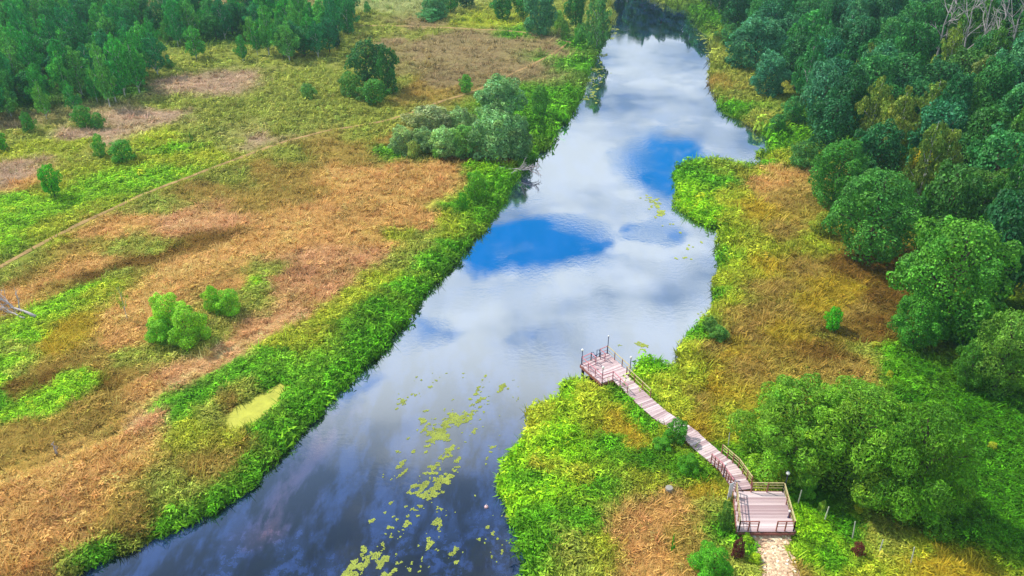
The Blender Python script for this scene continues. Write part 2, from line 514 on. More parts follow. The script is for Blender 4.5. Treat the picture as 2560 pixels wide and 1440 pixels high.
def mat_water():
    m, t, out = material('river_water')
    geo = nn(t, 'ShaderNodeNewGeometry')
    pos = geo.outputs['Position']
    at1 = nn(t, 'ShaderNodeAttribute', attribute_name='weed')
    # stirred silt and drowned water plants under the surface, streaked along the current
    mp = nn(t, 'ShaderNodeMapping')
    mp.inputs['Rotation'].default_value = (0, 0, R(-28))
    mp.inputs['Scale'].default_value = (0.34, 0.12, 1)
    lk(t, pos, mp.inputs['Vector'])
    s1 = noise(t, 1.0, 7, 0.68, mp.outputs[0])
    deep = mixc(t, maprange(t, s1, 0.42, 0.60), lin(3, 10, 32), lin(40, 62, 112))
    spw = nn(t, 'ShaderNodeSeparateColor')
    lk(t, at1.outputs['Color'], spw.inputs[0])
    c = mixc(t, math_node(t, 'MULTIPLY', spw.outputs[0], maprange(t, s1, 0.42, 0.6, 0.0, 0.8)), deep, lin(112, 76, 66))
    c = mixc(t, math_node(t, 'MULTIPLY', spw.outputs[1], maprange(t, noise(t, 0.9, 6, 0.7, pos), 0.42, 0.55)), c, lin(10, 20, 30))
    d = nn(t, 'ShaderNodeBsdfDiffuse')
    lk(t, c, d.inputs['Color'])
    gl = nn(t, 'ShaderNodeBsdfGlossy')
    gl.inputs['Color'].default_value = (0.93, 0.96, 1.0, 1)
    rp = noise(t, 0.11, 3, 0.5, pos)
    lk(t, maprange(t, rp, 0.42, 0.6, 0.015, 0.07), gl.inputs['Roughness'])
    bm = nn(t, 'ShaderNodeBump')
    bm.inputs['Distance'].default_value = 0.05
    lk(t, maprange(t, rp, 0.42, 0.62, 0.02, 0.14), bm.inputs['Strength'])
    lk(t, noise(t, 1.6, 5, 0.6, pos), bm.inputs['Height'])
    lk(t, bm.outputs[0], gl.inputs['Normal'])
    lw = nn(t, 'ShaderNodeLayerWeight')
    lw.inputs['Blend'].default_value = 0.5
    fac = maprange(t, lw.outputs['Facing'], 0.24, 0.50, 0.10, 0.78)
    mx = nn(t, 'ShaderNodeMixShader')
    lk(t, fac, mx.inputs[0]); lk(t, d.outputs[0], mx.inputs[1]); lk(t, gl.outputs[0], mx.inputs[2])
    lk(t, mx.outputs[0], out.inputs['Surface'])
    return m


mat_ground(); mat_water(); mat_plank(); mat_bark_birch()
mat_foliage('crown_leaves', 'object', 0.25)
mat_foliage('tuft_leaves', 'instance', 0.2, 0.7, 0.12)
mat_simple('bark', lin(92, 80, 68), 0.9, 0.4, 5)
mat_simple('dead_wood', lin(178, 168, 168), 0.9, 0.3, 5)
mat_simple('dark_timber', lin(150, 92, 82), 0.7, 0.25, 5)
mat_simple('pink_timber', lin(196, 128, 138), 0.7, 0.25, 5)
mat_simple('pale_rail', lin(192, 178, 128), 0.7, 0.2, 5)
mat_simple('wet_pile', lin(70, 62, 62), 0.8, 0.3, 4)
mat_simple('lamp_metal', lin(60, 52, 92), 0.5, 0.1, 4, 0.5, 0)
mat_simple('lamp_glass', lin(246, 244, 240), 0.25, 0.03, 2, 0.5, 0)
mat_simple('white_paint', lin(222, 224, 228), 0.5, 0.08, 3, 0.4, 0)
mat_simple('stake_wood', lin(190, 190, 172), 0.8, 0.2, 8)
mat_simple('dirt', lin(178, 146, 98), 0.95, 0.25, 0.8, 0.1, 0.5)
mat_simple('gravel_bed', lin(214, 176, 142), 0.95, 0.25, 3, 0.1, 0.5)
mat_simple('duckweed', lin(180, 180, 70), 0.7, 0.16, 1.2, 0.2, 0.3)
mat_simple('lily', lin(152, 164, 62), 0.6, 0.22, 0.8, 0.3, 0.2)
mat_simple('buoy_skin', lin(244, 190, 186), 0.4, 0.05, 3, 0.5, 0)
mat_simple('concrete', lin(168, 162, 152), 0.9, 0.2, 4)
mt, tt, oo = material('gravel_stone')
oi_ = nn(tt, 'ShaderNodeAttribute', attribute_type='INSTANCER', attribute_name='col')
principled(tt, oo, oi_.outputs['Color'], 0.9, 0.2)


# ------------------------------------------------------------------ object helpers
COL = S.collection


def mesh_np(name, V, Fq, mats=(), smooth=False):
    V = np.asarray(V, np.float32)
    me = bpy.data.meshes.new(name)
    Fq = np.asarray(Fq, np.int32)
    n, k = Fq.shape
    me.vertices.add(len(V)); me.vertices.foreach_set('co', V.ravel())
    me.loops.add(n * k); me.loops.foreach_set('vertex_index', Fq.ravel())
    me.polygons.add(n)
    me.polygons.foreach_set('loop_start', np.arange(0, n * k, k, dtype=np.int32))
    me.polygons.foreach_set('loop_total', np.full(n, k, np.int32))
    for m in mats:
        me.materials.append(MATS[m])
    me.update(calc_edges=True)
    me.polygons.foreach_set('use_smooth', np.full(n, smooth))
    return me


def set_col(me, name, C):
    a = me.color_attributes.new(name, 'FLOAT_COLOR', 'POINT')
    C = np.asarray(C, np.float32)
    a.data.foreach_set('color', np.concatenate([C, np.ones((len(C), 1), np.float32)], 1).ravel())


def obj(name, me, parent=None, loc=None):
    o = bpy.data.objects.new(name, me)
    COL.objects.link(o)
    if parent is not None:
        o.parent = parent
    if loc is not None:
        o.location = loc
    return o


def tag(o, label=None, cat=None, group=None, kind=None):
    for k, v in (('label', label), ('category', cat), ('group', group), ('kind', kind)):
        if v:
            o[k] = v
    return o


def thing(name, loc, label, cat, group=None, rz=0.0):
    o = obj(name, None, None, loc)
    o.rotation_euler = (0, 0, rz)
    o.empty_display_size = 0.3
    return tag(o, label, cat, group)


def outward(me):
    b = bmesh.new()
    b.from_mesh(me)
    bmesh.ops.recalc_face_normals(b, faces=b.faces)
    b.to_mesh(me)
    b.free()


class MB:
    """collects tubes, beams and boxes for one mesh"""
    def __init__(self):
        self.V, self.F, self.n = [], [], 0

    def add(self, V, Fc):
        self.V.append(np.asarray(V, float)); self.F += [tuple(i + self.n for i in f) for f in Fc]; self.n += len(V)

    def tube(self, P, Rad, k=6):
        P = np.asarray(P, float)
        m = len(P)
        V = []
        for i in range(m):
            d = P[min(i + 1, m - 1)] - P[max(i - 1, 0)]
            d = d / (np.linalg.norm(d) + 1e-9)
            a = np.cross(d, (0.31, 0.87, 0.11) if abs(d[2]) > 0.7 else (0, 0, 1.0))
            a /= np.linalg.norm(a)
            b = np.cross(d, a)
            for j in range(k):
                th = 2 * math.pi * j / k
                V.append(P[i] + Rad[i] * (math.cos(th) * a + math.sin(th) * b))
        Fc = [(i * k + j, i * k + (j + 1) % k, (i + 1) * k + (j + 1) % k, (i + 1) * k + j) for i in range(m - 1) for j in range(k)]
        Fc += [tuple(range(k))[::-1], tuple((m - 1) * k + j for j in range(k))]
        self.add(V, Fc)

    def beam(self, a, b, w, h, up=(0, 0, 1.0)):
        a, b = np.asarray(a, float), np.asarray(b, float)
        d = b - a
        d = d / np.linalg.norm(d)
        s = np.cross(d, up)
        if np.linalg.norm(s) < 1e-3:
            s = np.cross(d, (0, 1.0, 0))
        s /= np.linalg.norm(s)
        u = np.cross(s, d)
        V = [p + sx * s * w / 2 + su * u * h / 2 for p in (a, b) for sx, su in ((-1, -1), (1, -1), (1, 1), (-1, 1))]
        self.add(V, [(3, 2, 1, 0), (4, 5, 6, 7), (0, 1, 5, 4), (1, 2, 6, 5), (2, 3, 7, 6), (3, 0, 4, 7)])

    def sphere(self, c, r, seg=10, rings=6, sz=1.0):
        V, Fc = [], []
        for i in range(rings + 1):
            ph = math.pi * i / rings
            for j in range(seg):
                th = 2 * math.pi * j / seg
                V.append((c[0] + r * math.sin(ph) * math.cos(th), c[1] + r * math.sin(ph) * math.sin(th), c[2] + sz * r * math.cos(ph)))
        for i in range(rings):
            for j in range(seg):
                Fc.append((i * seg + j, (i + 1) * seg + j, (i + 1) * seg + (j + 1) % seg, i * seg + (j + 1) % seg))
        self.add(V, Fc)

    def mesh(self, name, mat, smooth=False):
        me = bpy.data.meshes.new(name)
        me.from_pydata([tuple(v) for v in np.concatenate(self.V)], [], self.F)
        outward(me)
        me.materials.append(MATS[mat])
        if smooth:
            me.polygons.foreach_set('use_smooth', [True] * len(me.polygons))
        me.update()
        return me

    def build(self, name, mat, parent=None, loc=None, smooth=False):
        return obj(name, self.mesh(name, mat, smooth), parent, loc)


# ------------------------------------------------------------------ the setting
nx, ny = len(GX), len(GY)
V = np.stack([gx, gy, GZ], -1).reshape(-1, 3)
ii, jj = np.meshgrid(np.arange(nx - 1), np.arange(ny - 1))
q0 = (jj * nx + ii).ravel()
me = mesh_np('ground', V, np.stack([q0, q0 + 1, q0 + nx + 1, q0 + nx], 1), ['ground'], True)
gc, glu, gdr = field(V[:, 0], V[:, 1])
mud = sstep(0.9, -0.3, sdw.ravel())[:, None]
pm = sstep(0.5, 0.0, sd_p.ravel())[:, None]
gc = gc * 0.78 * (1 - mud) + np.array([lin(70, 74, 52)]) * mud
gc = gc * (1 - pm) + np.array([lin(96, 74, 36)]) * pm
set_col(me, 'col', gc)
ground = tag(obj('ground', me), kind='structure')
ground['label'] = 'grassy river meadow and banks'

wx_ = np.arange(-80, 121, 2.0); wy_ = np.arange(10, 331, 2.0)
mx_, my_ = np.meshgrid(wx_, wy_)
V = np.stack([mx_, my_, np.zeros_like(mx_)], -1).reshape(-1, 3)
n0 = len(wx_)
ii, jj = np.meshgrid(np.arange(n0 - 1), np.arange(len(wy_) - 1))
q0 = (jj * n0 + ii).ravel()


def seg_mask(x, y, pts, width):
    m = np.zeros_like(x)
    P = [at(*p)[:2] for p in pts]
    for a, b in zip(P[:-1], P[1:]):
        e = b - a
        t = np.clip(((x - a[0]) * e[0] + (y - a[1]) * e[1]) / (e @ e + 1e-9), 0, 1)
        d2 = (x - a[0] - t * e[0]) ** 2 + (y - a[1] - t * e[1]) ** 2
        m = np.maximum(m, np.exp(-d2 / (width * width)))
    return m


me = mesh_np('river', V, np.stack([q0, q0 + 1, q0 + n0 + 1, q0 + n0], 1), ['river_water'], True)
weed = np.maximum(seg_mask(V[:, 0], V[:, 1], [(860, 1030), (790, 1110), (745, 1190), (720, 1260), (690, 1320), (640, 1350)], 1.0) * 0.9,
                  seg_mask(V[:, 0], V[:, 1], [(745, 1230), (660, 1300)], 0.9) * 0.6)
dark = np.maximum(seg_mask(V[:, 0], V[:, 1], [(1010, 1400), (1130, 1420), (1200, 1380)], 4), seg_mask(V[:, 0], V[:, 1], [(620, 1400), (760, 1420)], 5) * 0.8)
dark = np.maximum(dark, seg_mask(V[:, 0], V[:, 1], [(1080, 1130), (1090, 1180)], 2.0) * 0.7)
set_col(me, 'weed', np.stack([weed, dark, dark * 0], 1))
river = tag(obj('river', me), kind='structure')
river['label'] = 'broad calm river reflecting the cloudy sky'


def ribbon(name, pts, width, mat, lift, label, step=0.8, wj=0.25):
    P = [land_at(*p)[:2] for p in pts]
    Q = []
    for i in range(len(P) - 1):
        p0, p1, p2, p3 = P[max(i - 1, 0)], P[i], P[i + 1], P[min(i + 2, len(P) - 1)]
        n = max(2, int(np.linalg.norm(p2 - p1) / step))
        for k in range(n):
            t = k / n
            Q.append(0.5 * (2 * p1 + (p2 - p0) * t + (2 * p0 - 5 * p1 + 4 * p2 - p3) * t * t + (3 * p1 - p0 - 3 * p2 + p3) * t ** 3))
    Q.append(P[-1])
    Q = np.array(Q)
    T = np.gradient(Q, axis=0)
    T /= np.linalg.norm(T, axis=1, keepdims=True)
    N = np.stack([-T[:, 1], T[:, 0]], 1)
    m = 5
    V = []
    for i in range(len(Q)):
        w = width * (1 + wj * 2 * float(fbm(Q[i, 0], Q[i, 1], 2.0, 2, 31)))
        for j in range(m):
            p = Q[i] + N[i] * w * (j / (m - 1) - 0.5)
            V.append((p[0], p[1], float(H(*p)) + lift * (1 - abs(j / (m - 1) - 0.5) * 1.2)))
    Fc = [(i * m + j, i * m + j + 1, (i + 1) * m + j + 1, (i + 1) * m + j) for i in range(len(Q) - 1) for j in range(m - 1)]
    o = tag(obj(name, mesh_np(name, V, Fc, [mat], True)), kind='structure')
    o['label'] = label
    return Q


TRACKS = []
TRACKS.append((ribbon('dirt_path', [(-120, 740), (0, 668), (100, 612), (200, 560), (300, 514), (400, 470), (500, 432), (600, 395), (690, 362), (760, 342), (830, 325), (900, 314), (960, 303), (1020, 285), (1100, 255), (1200, 222), (1290, 180), (1350, 152), (1425, 106)], 0.85, 'dirt', 0.13, 'narrow pale dirt path across the meadow'), 0.9))
TRACKS.append((ribbon('dirt_path', [(1425, 106), (1370, 93), (1300, 80), (1200, 74), (1100, 69), (1000, 65), (900, 64)], 1.2, 'dirt', 0.09, 'far dirt track along the bare upper meadow', 1.2), 1.5))
TRACKS.append((ribbon('gravel_path', [(1925, 1334), (1932, 1380), (1948, 1440), (1960, 1500), (1975, 1570)], 3.1, 'gravel_bed', 0.12, 'pale gravel path leading up to the viewing deck', 0.3, 0.12), 1.65))
# pond full of duckweed
me = bpy.data.meshes.new('duckweed_pond')
PP = []
for i in range(len(POND)):
    a, b = POND[i], POND[(i + 1) % len(POND)]
    for t in np.linspace(0, 1, 5)[:-1]:
        p = a + (b - a) * t
        c = POND.mean(0)
        PP.append(c + (p - c) * (1.06 + 0.16 * float(fbm(p[0], p[1], 1.1, 2, 77))))
me.from_pydata([(p[0], p[1], 0.46) for p in PP], [], [tuple(range(len(PP)))])
me.materials.append(MATS['duckweed'])
pond = tag(obj('pond', me), kind='structure')
pond['label'] = 'small meadow pond covered with pale yellow duckweed'

# ------------------------------------------------------------------ scattering (grass, weeds, gravel, floating leaves): stuff
TUFT = []


def grass_tuft(blades, h, spread, wd, seed, lean=0.5):
    r = np.random.default_rng(seed)
    V, C = [], []
    for _ in range(blades):
        a, rr = r.uniform(0, 6.28), spread * math.sqrt(r.uniform())
        b = np.array([rr * math.cos(a), rr * math.sin(a), -0.05])
        a2 = a + r.normal(0, 0.8)
        d = np.array([math.cos(a2), math.sin(a2), 0])
        s_ = np.array([-d[1], d[0], 0])
        hh = h * r.uniform(0.6, 1.15)
        t = b + d * lean * hh * r.uniform(0.3, 1.5) + np.array([0, 0, hh])
        V += [b - s_ * wd / 2, b + s_ * wd / 2, t]
        j = r.uniform(0.75, 1.2)
        C += [0.8 * j, 0.8 * j, 1.15 * j]
    TUFT.append((np.array(V), np.array(C)))


def weed_clump(leaves, h, rad, L, seed):
    r = np.random.default_rng(seed)
    V, C = [], []
    for _ in range(leaves):
        th, cz = r.uniform(0, 6.28), r.uniform(0, 1)
        d = np.array([math.cos(th) * math.sqrt(1 - cz * cz), math.sin(th) * math.sqrt(1 - cz * cz), cz])
        p = d * np.array([rad, rad, h]) * r.uniform(0.75, 1.05)
        n = d * 0.7 + r.normal(0, 0.4, 3) + np.array([0, 0, 0.5])
        n /= np.linalg.norm(n)
        u = d + r.normal(0, 0.6, 3)
        u -= n * (u @ n)
        u /= np.linalg.norm(u)
        v = np.cross(n, u)
        l_, w_ = L * r.uniform(0.7, 1.3), L * r.uniform(0.28, 0.5)
        V += [p - u * l_ * 0.4 + v * w_ / 2, p - u * l_ * 0.4 - v * w_ / 2, p + u * l_ * 0.6]
        j = r.uniform(0.5, 1.4)
        C += [j, j, j]
    TUFT.append((np.array(V), np.array(C)))


for i in range(3):
    grass_tuft(11, 0.42, 0.38, 0.055, 100 + i, 1.3)          # 0..2
for i in range(3):
    weed_clump(26, 0.55, 0.50, 0.30, 200 + i)               # 3..5
for i in range(2):
    grass_tuft(9, 1.0, 0.36, 0.14, 300 + i, 0.6)            # 6..7
weed_clump(16, 0.75, 0.55, 0.42, 400)                        # 8
weed_clump(12, 0.55, 0.50, 0.42, 401)                        # 9, far away


def tufts(name, P, col, idx, scl, label, cat):
    """grass and herbs as one joined mesh"""
    VV, CC = [], []
    for k in range(len(TUFT)):
        m = idx == k
        n_ = int(m.sum())
        if not n_:
            continue
        tv, tcol = TUFT[k]
        a = rng.uniform(0, 6.28, (n_, 1))
        v = tv[None] * scl[m][:, None, :]
        x_ = v[..., 0] * np.cos(a) - v[..., 1] * np.sin(a) + v[..., 2] * rng.normal(0, 0.15, (n_, 1))
        y_ = v[..., 0] * np.sin(a) + v[..., 1] * np.cos(a) + v[..., 2] * rng.normal(0, 0.15, (n_, 1))
        VV.append((np.stack([x_, y_, v[..., 2]], -1) + P[m][:, None, :]).reshape(-1, 3))
        CC.append((col[m][:, None, :] * tcol[None, :, None]).reshape(-1, 3))
    V, C = np.concatenate(VV), np.concatenate(CC)
    me = mesh_np(name, V, np.arange(len(V)).reshape(-1, 3), ['tuft_leaves'])
    set_col(me, 'col', C)
    return tag(obj(name, me), label, cat, kind='stuff')


STONES = bpy.data.collections.new('stone_sources')
for i in range(2):
    r = np.random.default_rng(500 + i)
    V = np.array([(sx, sy, sz) for sx in (-1, 1) for sy in (-1, 1) for sz in (-1, 1)], float) * r.uniform(0.5, 1.0, (8, 3)) * np.array([0.11, 0.09, 0.04])
    o = bpy.data.objects.new('stone', mesh_np('stone', V, [(0, 1, 3, 2), (4, 6, 7, 5), (0, 4, 5, 1), (2, 3, 7, 6), (0, 2, 6, 4), (1, 5, 7, 3)], ['gravel_stone']))
    STONES.objects.link(o)


def scatter_group(coll):
    g = bpy.data.node_groups.new('scatter', 'GeometryNodeTree')
    g.interface.new_socket('Geometry', in_out='INPUT', socket_type='NodeSocketGeometry')
    g.interface.new_socket('Geometry', in_out='OUTPUT', socket_type='NodeSocketGeometry')
    i, o = g.nodes.new('NodeGroupInput'), g.nodes.new('NodeGroupOutput')
    ci = g.nodes.new('GeometryNodeCollectionInfo')
    ci.inputs['Collection'].default_value = coll
    ci.inputs['Separate Children'].default_value = True
    ci.inputs['Reset Children'].default_value = True
    ip = g.nodes.new('GeometryNodeInstanceOnPoints')
    ip.inputs['Pick Instance'].default_value = True

    def named(n, ty):
        a = g.nodes.new('GeometryNodeInputNamedAttribute')
        a.data_type = ty
        a.inputs['Name'].default_value = n
        return a.outputs['Attribute']
    g.links.new(i.outputs[0], ip.inputs['Points'])
    g.links.new(ci.outputs[0], ip.inputs['Instance'])
    g.links.new(named('idx', 'INT'), ip.inputs['Instance Index'])
    er = g.nodes.new('FunctionNodeEulerToRotation')
    g.links.new(named('rot', 'FLOAT_VECTOR'), er.inputs[0])
    g.links.new(er.outputs[0], ip.inputs['Rotation'])
    g.links.new(named('scl', 'FLOAT_VECTOR'), ip.inputs['Scale'])
    g.links.new(ip.outputs[0], o.inputs[0])
    return g


G_STONE = scatter_group(STONES)


def scatter(name, P, col, idx, scl, label, cat, group=G_STONE, tilt=0.15):
    n = len(P)
    me = bpy.data.meshes.new(name)
    me.vertices.add(n)
    me.vertices.foreach_set('co', np.asarray(P, np.float32).ravel())
    a = me.attributes.new('idx', 'INT', 'POINT'); a.data.foreach_set('value', np.asarray(idx, np.int32))
    rot = np.stack([rng.normal(0, tilt, n), rng.normal(0, tilt, n), rng.uniform(0, 6.28, n)], 1).astype(np.float32)
    a = me.attributes.new('rot', 'FLOAT_VECTOR', 'POINT'); a.data.foreach_set('vector', rot.ravel())
    a = me.attributes.new('scl', 'FLOAT_VECTOR', 'POINT'); a.data.foreach_set('vector', np.asarray(scl, np.float32).ravel())
    a = me.attributes.new('col', 'FLOAT_COLOR', 'POINT')
    a.data.foreach_set('color', np.concatenate([np.asarray(col, np.float32), np.ones((n, 1), np.float32)], 1).ravel())
    o = tag(obj(name, me), label, cat, kind='stuff')
    md = o.modifiers.new('scatter', 'NODES')
    md.node_group = group
    return o


# deck outlines are needed to keep plants off the planks
DK_Z = 1.45
DECK = [at(1836, 1228, DK_Z), at(1958, 1229, DK_Z), at(1986, 1329, DK_Z), at(1845, 1329, DK_Z)]
WALK_PX = [(1858, 1224), (1838, 1192), (1818, 1166), (1786, 1141), (1752, 1112), (1724, 1085), (1690, 1062), (1650, 1036), (1612, 1003), (1580, 972), (1552, 945), (1538, 930)]
WALK_Z = [1.43, 1.36, 1.30, 1.28, 1.26, 1.25, 1.24, 1.23, 1.22, 1.21, 1.2, 1.2]
WALK = np.array([at(p[0], p[1], z) for p, z in zip(WALK_PX, WALK_Z)])
PF_Z = 1.22
PLAT = [at(1452, 911, PF_Z), at(1518, 882, PF_Z), at(1576, 934, PF_Z), at(1505, 958, PF_Z)]


def near_poly(P, x, y, m):
    return sdist(np.array(P)[:, :2], x, y) < m


def near_line(Q, x, y, w):
    d2 = np.full(x.shape, 1e9)
    for a, b in zip(Q[:-1], Q[1:]):
        e = b[:2] - a[:2]
        t = np.clip(((x - a[0]) * e[0] + (y - a[1]) * e[1]) / (e @ e + 1e-9), 0, 1)
        d2 = np.minimum(d2, (x - a[0] - t * e[0]) ** 2 + (y - a[1] - t * e[1]) ** 2)
    return d2 < w * w


def land_points(n):
    """random ground points inside (and a little around) the view, thinning with distance"""
    P = []
    for y0, y1, share, sc in ((36, 62, 0.24, 0.95), (62, 90, 0.24, 1.05), (90, 130, 0.22, 1.25), (130, 190, 0.18, 1.6), (190, 300, 0.12, 2.3)):
        k = int(n * share)
        y = rng.uniform(y0, y1, k * 2)
        half = 0.66 * (y * CT + CAM_H * ST) * 1.12
        x = rng.uniform(-1, 1, k * 2) * half.max()
        keep = np.abs(x) < half
        x, y = x[keep][:k], y[keep][:k]
        P.append(np.stack([x, y, np.full(len(x), sc)], 1))
    P = np.concatenate(P)
    x, y = P[:, 0], P[:, 1]
    sd0 = sdist(RIVER, x, y)
    sd = sd0 + (fbm(x, y, 2.2, 3, 5) * 0.9 + fbm(x, y, 7, 2, 6) * 0.8) * np.exp(-np.abs(sd0) / 3.0)
    ok = (sd > 0.25) & (sdist(POND, x, y) > 0.15)
    ok &= ~near_poly(DECK, x, y, 0.4) & ~near_poly(PLAT, x, y, 0.4) & ~near_line(WALK, x, y, 0.9)
    for Q, w in TRACKS:
        ok &= ~near_line(Q[::3] if len(Q) > 60 else Q, x, y, w * 0.8)
    return P[ok], sd[ok]


P, sd = land_points(205000)
x, y, sc = P[:, 0], P[:, 1], P[:, 2]
col, lu, dr = field(x, y)
n = len(x)
uu, vv = x * CA - y * SA, x * SA + y * CA
lum = np.exp(rng.normal(0, 1, n) * (0.09 + 0.26 * lu)) * (1 + 0.5 * fbm(x, y, 2.6, 3, 61) + 0.6 * fbm(uu, vv * 0.3, 3.5, 3, 67))
WHEEL = [np.array([at(*p_, 0.9) for p_ in l_]) for l_ in ([(-40, 1232), (150, 1150), (300, 1085), (400, 1015), (480, 960), (560, 915), (640, 865), (760, 790)], [(-40, 1202), (140, 1128), (290, 1062), (385, 996), (465, 944), (545, 900), (625, 850), (745, 776)])]
rut = np.zeros(n, bool)
for l_ in WHEEL:
    rut |= near_line(l_, x, y, 0.5)
lum = np.where(rut, lum * 1.4, lum)
col = col * lum[:, None] * (1 + rng.normal(0, 0.06, (n, 3)))
bank = np.exp(-np.clip(sd, 0, None) / 5.0)
r1, r2 = rng.uniform(size=n), rng.uniform(size=n)
leafy = r1 < (0.04 + 0.80 * lu)
reed = (~leafy) & (r2 < 0.10 + 0.5 * bank)
r3 = rng.uniform(size=n)
edge_reed = leafy & (sd < 3.0) & (r3 < 0.45)
leafy &= ~edge_reed
reed |= edge_reed
herb = leafy & (r2 < 0.12 + 0.3 * ((x > 30) & (lu > 0.6)))
idx = np.where(leafy, 3 + rng.integers(0, 3, n), rng.integers(0, 3, n))
idx = np.where(reed, 6 + rng.integers(0, 2, n), idx)
idx = np.where(herb, 8, idx)
idx = np.where(leafy & (y > 115), 9, idx)
s = sc * rng.uniform(0.65, 1.3, n) * np.where(leafy, 0.88 + 0.35 * bank, 0.98)
zs = s * np.where(leafy, 0.6 + 0.7 * bank * lu + 0.5 * np.clip(fbm(x, y, 4, 2, 71), 0, 1), np.where(dr > 0.6, 0.6, 0.75))
zs = np.where(rut, zs * 0.25, zs) * (1 + 0.9 * np.clip(fbm(x, y, 2.2, 2, 91) * (sd < 5), -0.4, 1))
big_ = (rng.uniform(size=n) < 0.05) & leafy & ~herb & (lu > 0.4)
s = np.where(big_, s * 1.3, s)
zs = np.where(big_, zs * 1.9, zs)
z = H(x, y)
col = col * 1.1
sel = dr > 0.55
lus = (~sel) & (lu > 0.55)
rest = ~(sel | lus)
PT = np.stack([x, y, z], 1)
SC3 = np.stack([s, s, zs], 1)
for nm, mk, lb, ct in (('dry_grass', sel, 'dry tan and rusty grass tufts over the meadow', 'grass'),
                       ('bank_herbage', lus, 'lush bright green herbs and reeds along the river banks', 'herbage'),
                       ('meadow_grass', rest, 'yellow green meadow grass between dry and lush ground', 'grass')):
    tufts(nm, PT[mk], np.clip(col[mk], 0.002, 0.85), idx[mk], SC3[mk], lb, ct)
print('tufts', n)
# loose stones of the gravel path
Q, w = TRACKS[2]
k = 2600
i = rng.integers(0, len(Q) - 1, k)
T = Q[i + 1] - Q[i]
N = np.stack([-T[:, 1], T[:, 0]], 1) / np.linalg.norm(T, axis=1, keepdims=True)
pp = Q[i] + T * rng.uniform(size=(k, 1)) + N * np.clip(rng.normal(0, 0.62, (k, 1)), -1.5, 1.5)
g = np.array(lin(226, 190, 156))[None] * np.exp(rng.normal(0, 0.3, (k, 1)))
sz = rng.uniform(0.5, 1.4, (k, 1)) * np.ones((1, 3))
scatter('gravel', np.column_stack([pp, H(pp[:, 0], pp[:, 1]) + 0.1]), np.clip(g, 0, 0.85), rng.integers(0, 2, k), sz, 'pale loose gravel stones on the path below the deck', 'gravel', G_STONE)


# floating plants: irregular rafts from a thresholded field
def rafts(name, patches, label, thresh, seed, step=0.13, gain=1.0, mat='lily', an=(0.9, 2.6)):
    segs = [(at(*a)[:2], at(*b)[:2], wd, am) for a, b, wd, am in patches]
    allp = np.array([p for s_ in segs for p in s_[:2]])
    x0, y0 = allp.min(0) - 3
    x1, y1 = allp.max(0) + 3
    X, Y = np.meshgrid(np.arange(x0, x1, step), np.arange(y0, y1, step))
    m = np.zeros_like(X)
    for a, b, wd, am in segs:
        e = b - a
        t = np.clip(((X - a[0]) * e[0] + (Y - a[1]) * e[1]) / (e @ e + 1e-9), 0, 1)
        m = np.maximum(m, am * np.exp(-((X - a[0] - t * e[0]) ** 2 + (Y - a[1] - t * e[1]) ** 2) / (wd * wd)))
    u, v = X * CA - Y * SA, X * SA + Y * CA
    f = m + gain * (fbm(u / an[0], v / an[1], 1.0, 4, seed) + 0.75 * fbm(X, Y, 0.4, 2, seed + 9))
    on = f > thresh
    on &= sdist(RIVER, X, Y) < -0.2
    J, I = np.nonzero(on)
    base = np.stack([X[J, I], Y[J, I]], 1)
    base = base + rng.normal(0, step * 0.3, base.shape)
    th_ = np.arange(6) * math.pi / 3
    off = np.stack([np.cos(th_), np.sin(th_)], 1) * step * 0.8
    V = base[:, None, :] + off[None] * rng.uniform(0.6, 1.15, (len(J), 1, 1)) + rng.normal(0, step * 0.1, (len(J), 6, 2))
    Z = 0.012 + rng.uniform(0, 0.02, (len(J), 1)) * np.ones((1, 6))
    V = np.concatenate([V, Z[..., None]], -1).reshape(-1, 3)
    return tag(obj(name, mesh_np(name, V, np.arange(len(V)).reshape(-1, 6), [mat])), label, 'water plants', kind='stuff')


rafts('floating_duckweed', [((1225, 975), (1150, 1035), 1.6, 0.42), ((1150, 1040), (1085, 1070), 1.5, 0.75), ((1080, 1075), (1100, 1090), 1.3, 1.1), ((1060, 1050), (1060, 1050), 0.5, 0.8),
                            ((1120, 1085), (1140, 1150), 1.3, 0.5), ((1070, 1100), (1055, 1140), 0.6, 0.55), ((1105, 1150), (1050, 1215), 1.1, 0.75), ((1120, 1180), (1075, 1250), 0.9, 0.72),
                            ((1115, 1220), (1100, 1270), 0.9, 0.6), ((1105, 1290), (1095, 1350), 1.5, 0.38), ((1045, 1210), (1048, 1240), 0.5, 0.7)],
      'rafts of yellow green duckweed drifting down mid river', 0.70, 41, 0.075, 2.0, 'lily', (0.7, 2.6))
rafts('floating_duckweed', [((925, 1390), (870, 1440), 1.0, 0.9), ((980, 1320), (970, 1330), 0.5, 0.8), ((960, 1395), (945, 1420), 0.4, 0.8), ((1025, 1400), (1010, 1440), 0.8, 0.7), ((1050, 1410), (1150, 1440), 2.0, 0.42),
                            ((1200, 1400), (1260, 1440), 2.0, 0.38), ((985, 1435), (985, 1440), 0.6, 0.9)],
      'specks and rafts of duckweed nearest the bottom of the picture', 0.78, 43, 0.075, 2.0, 'lily', (0.7, 2.6))
rafts('floating_duckweed', [((1625, 495), (1650, 540), 1.8, 0.66), ((1650, 540), (1690, 580), 2.2, 0.40), ((1730, 620), (1700, 640), 2.0, 0.36), ((1690, 600), (1740, 600), 2.4, 0.3)],
      'pale water plants floating below the grassy point upriver', 0.66, 47, 0.25)
rafts('floating_duckweed', [((1600, 862), (1610, 868), 1.0, 0.6), ((1555, 865), (1560, 880), 0.9, 0.45), ((1740, 770), (1745, 785), 0.8, 0.5), ((1640, 885), (1660, 900), 1.4, 0.3)],
      'thin floating leaves in the cove beside the pier platform', 0.62, 53)
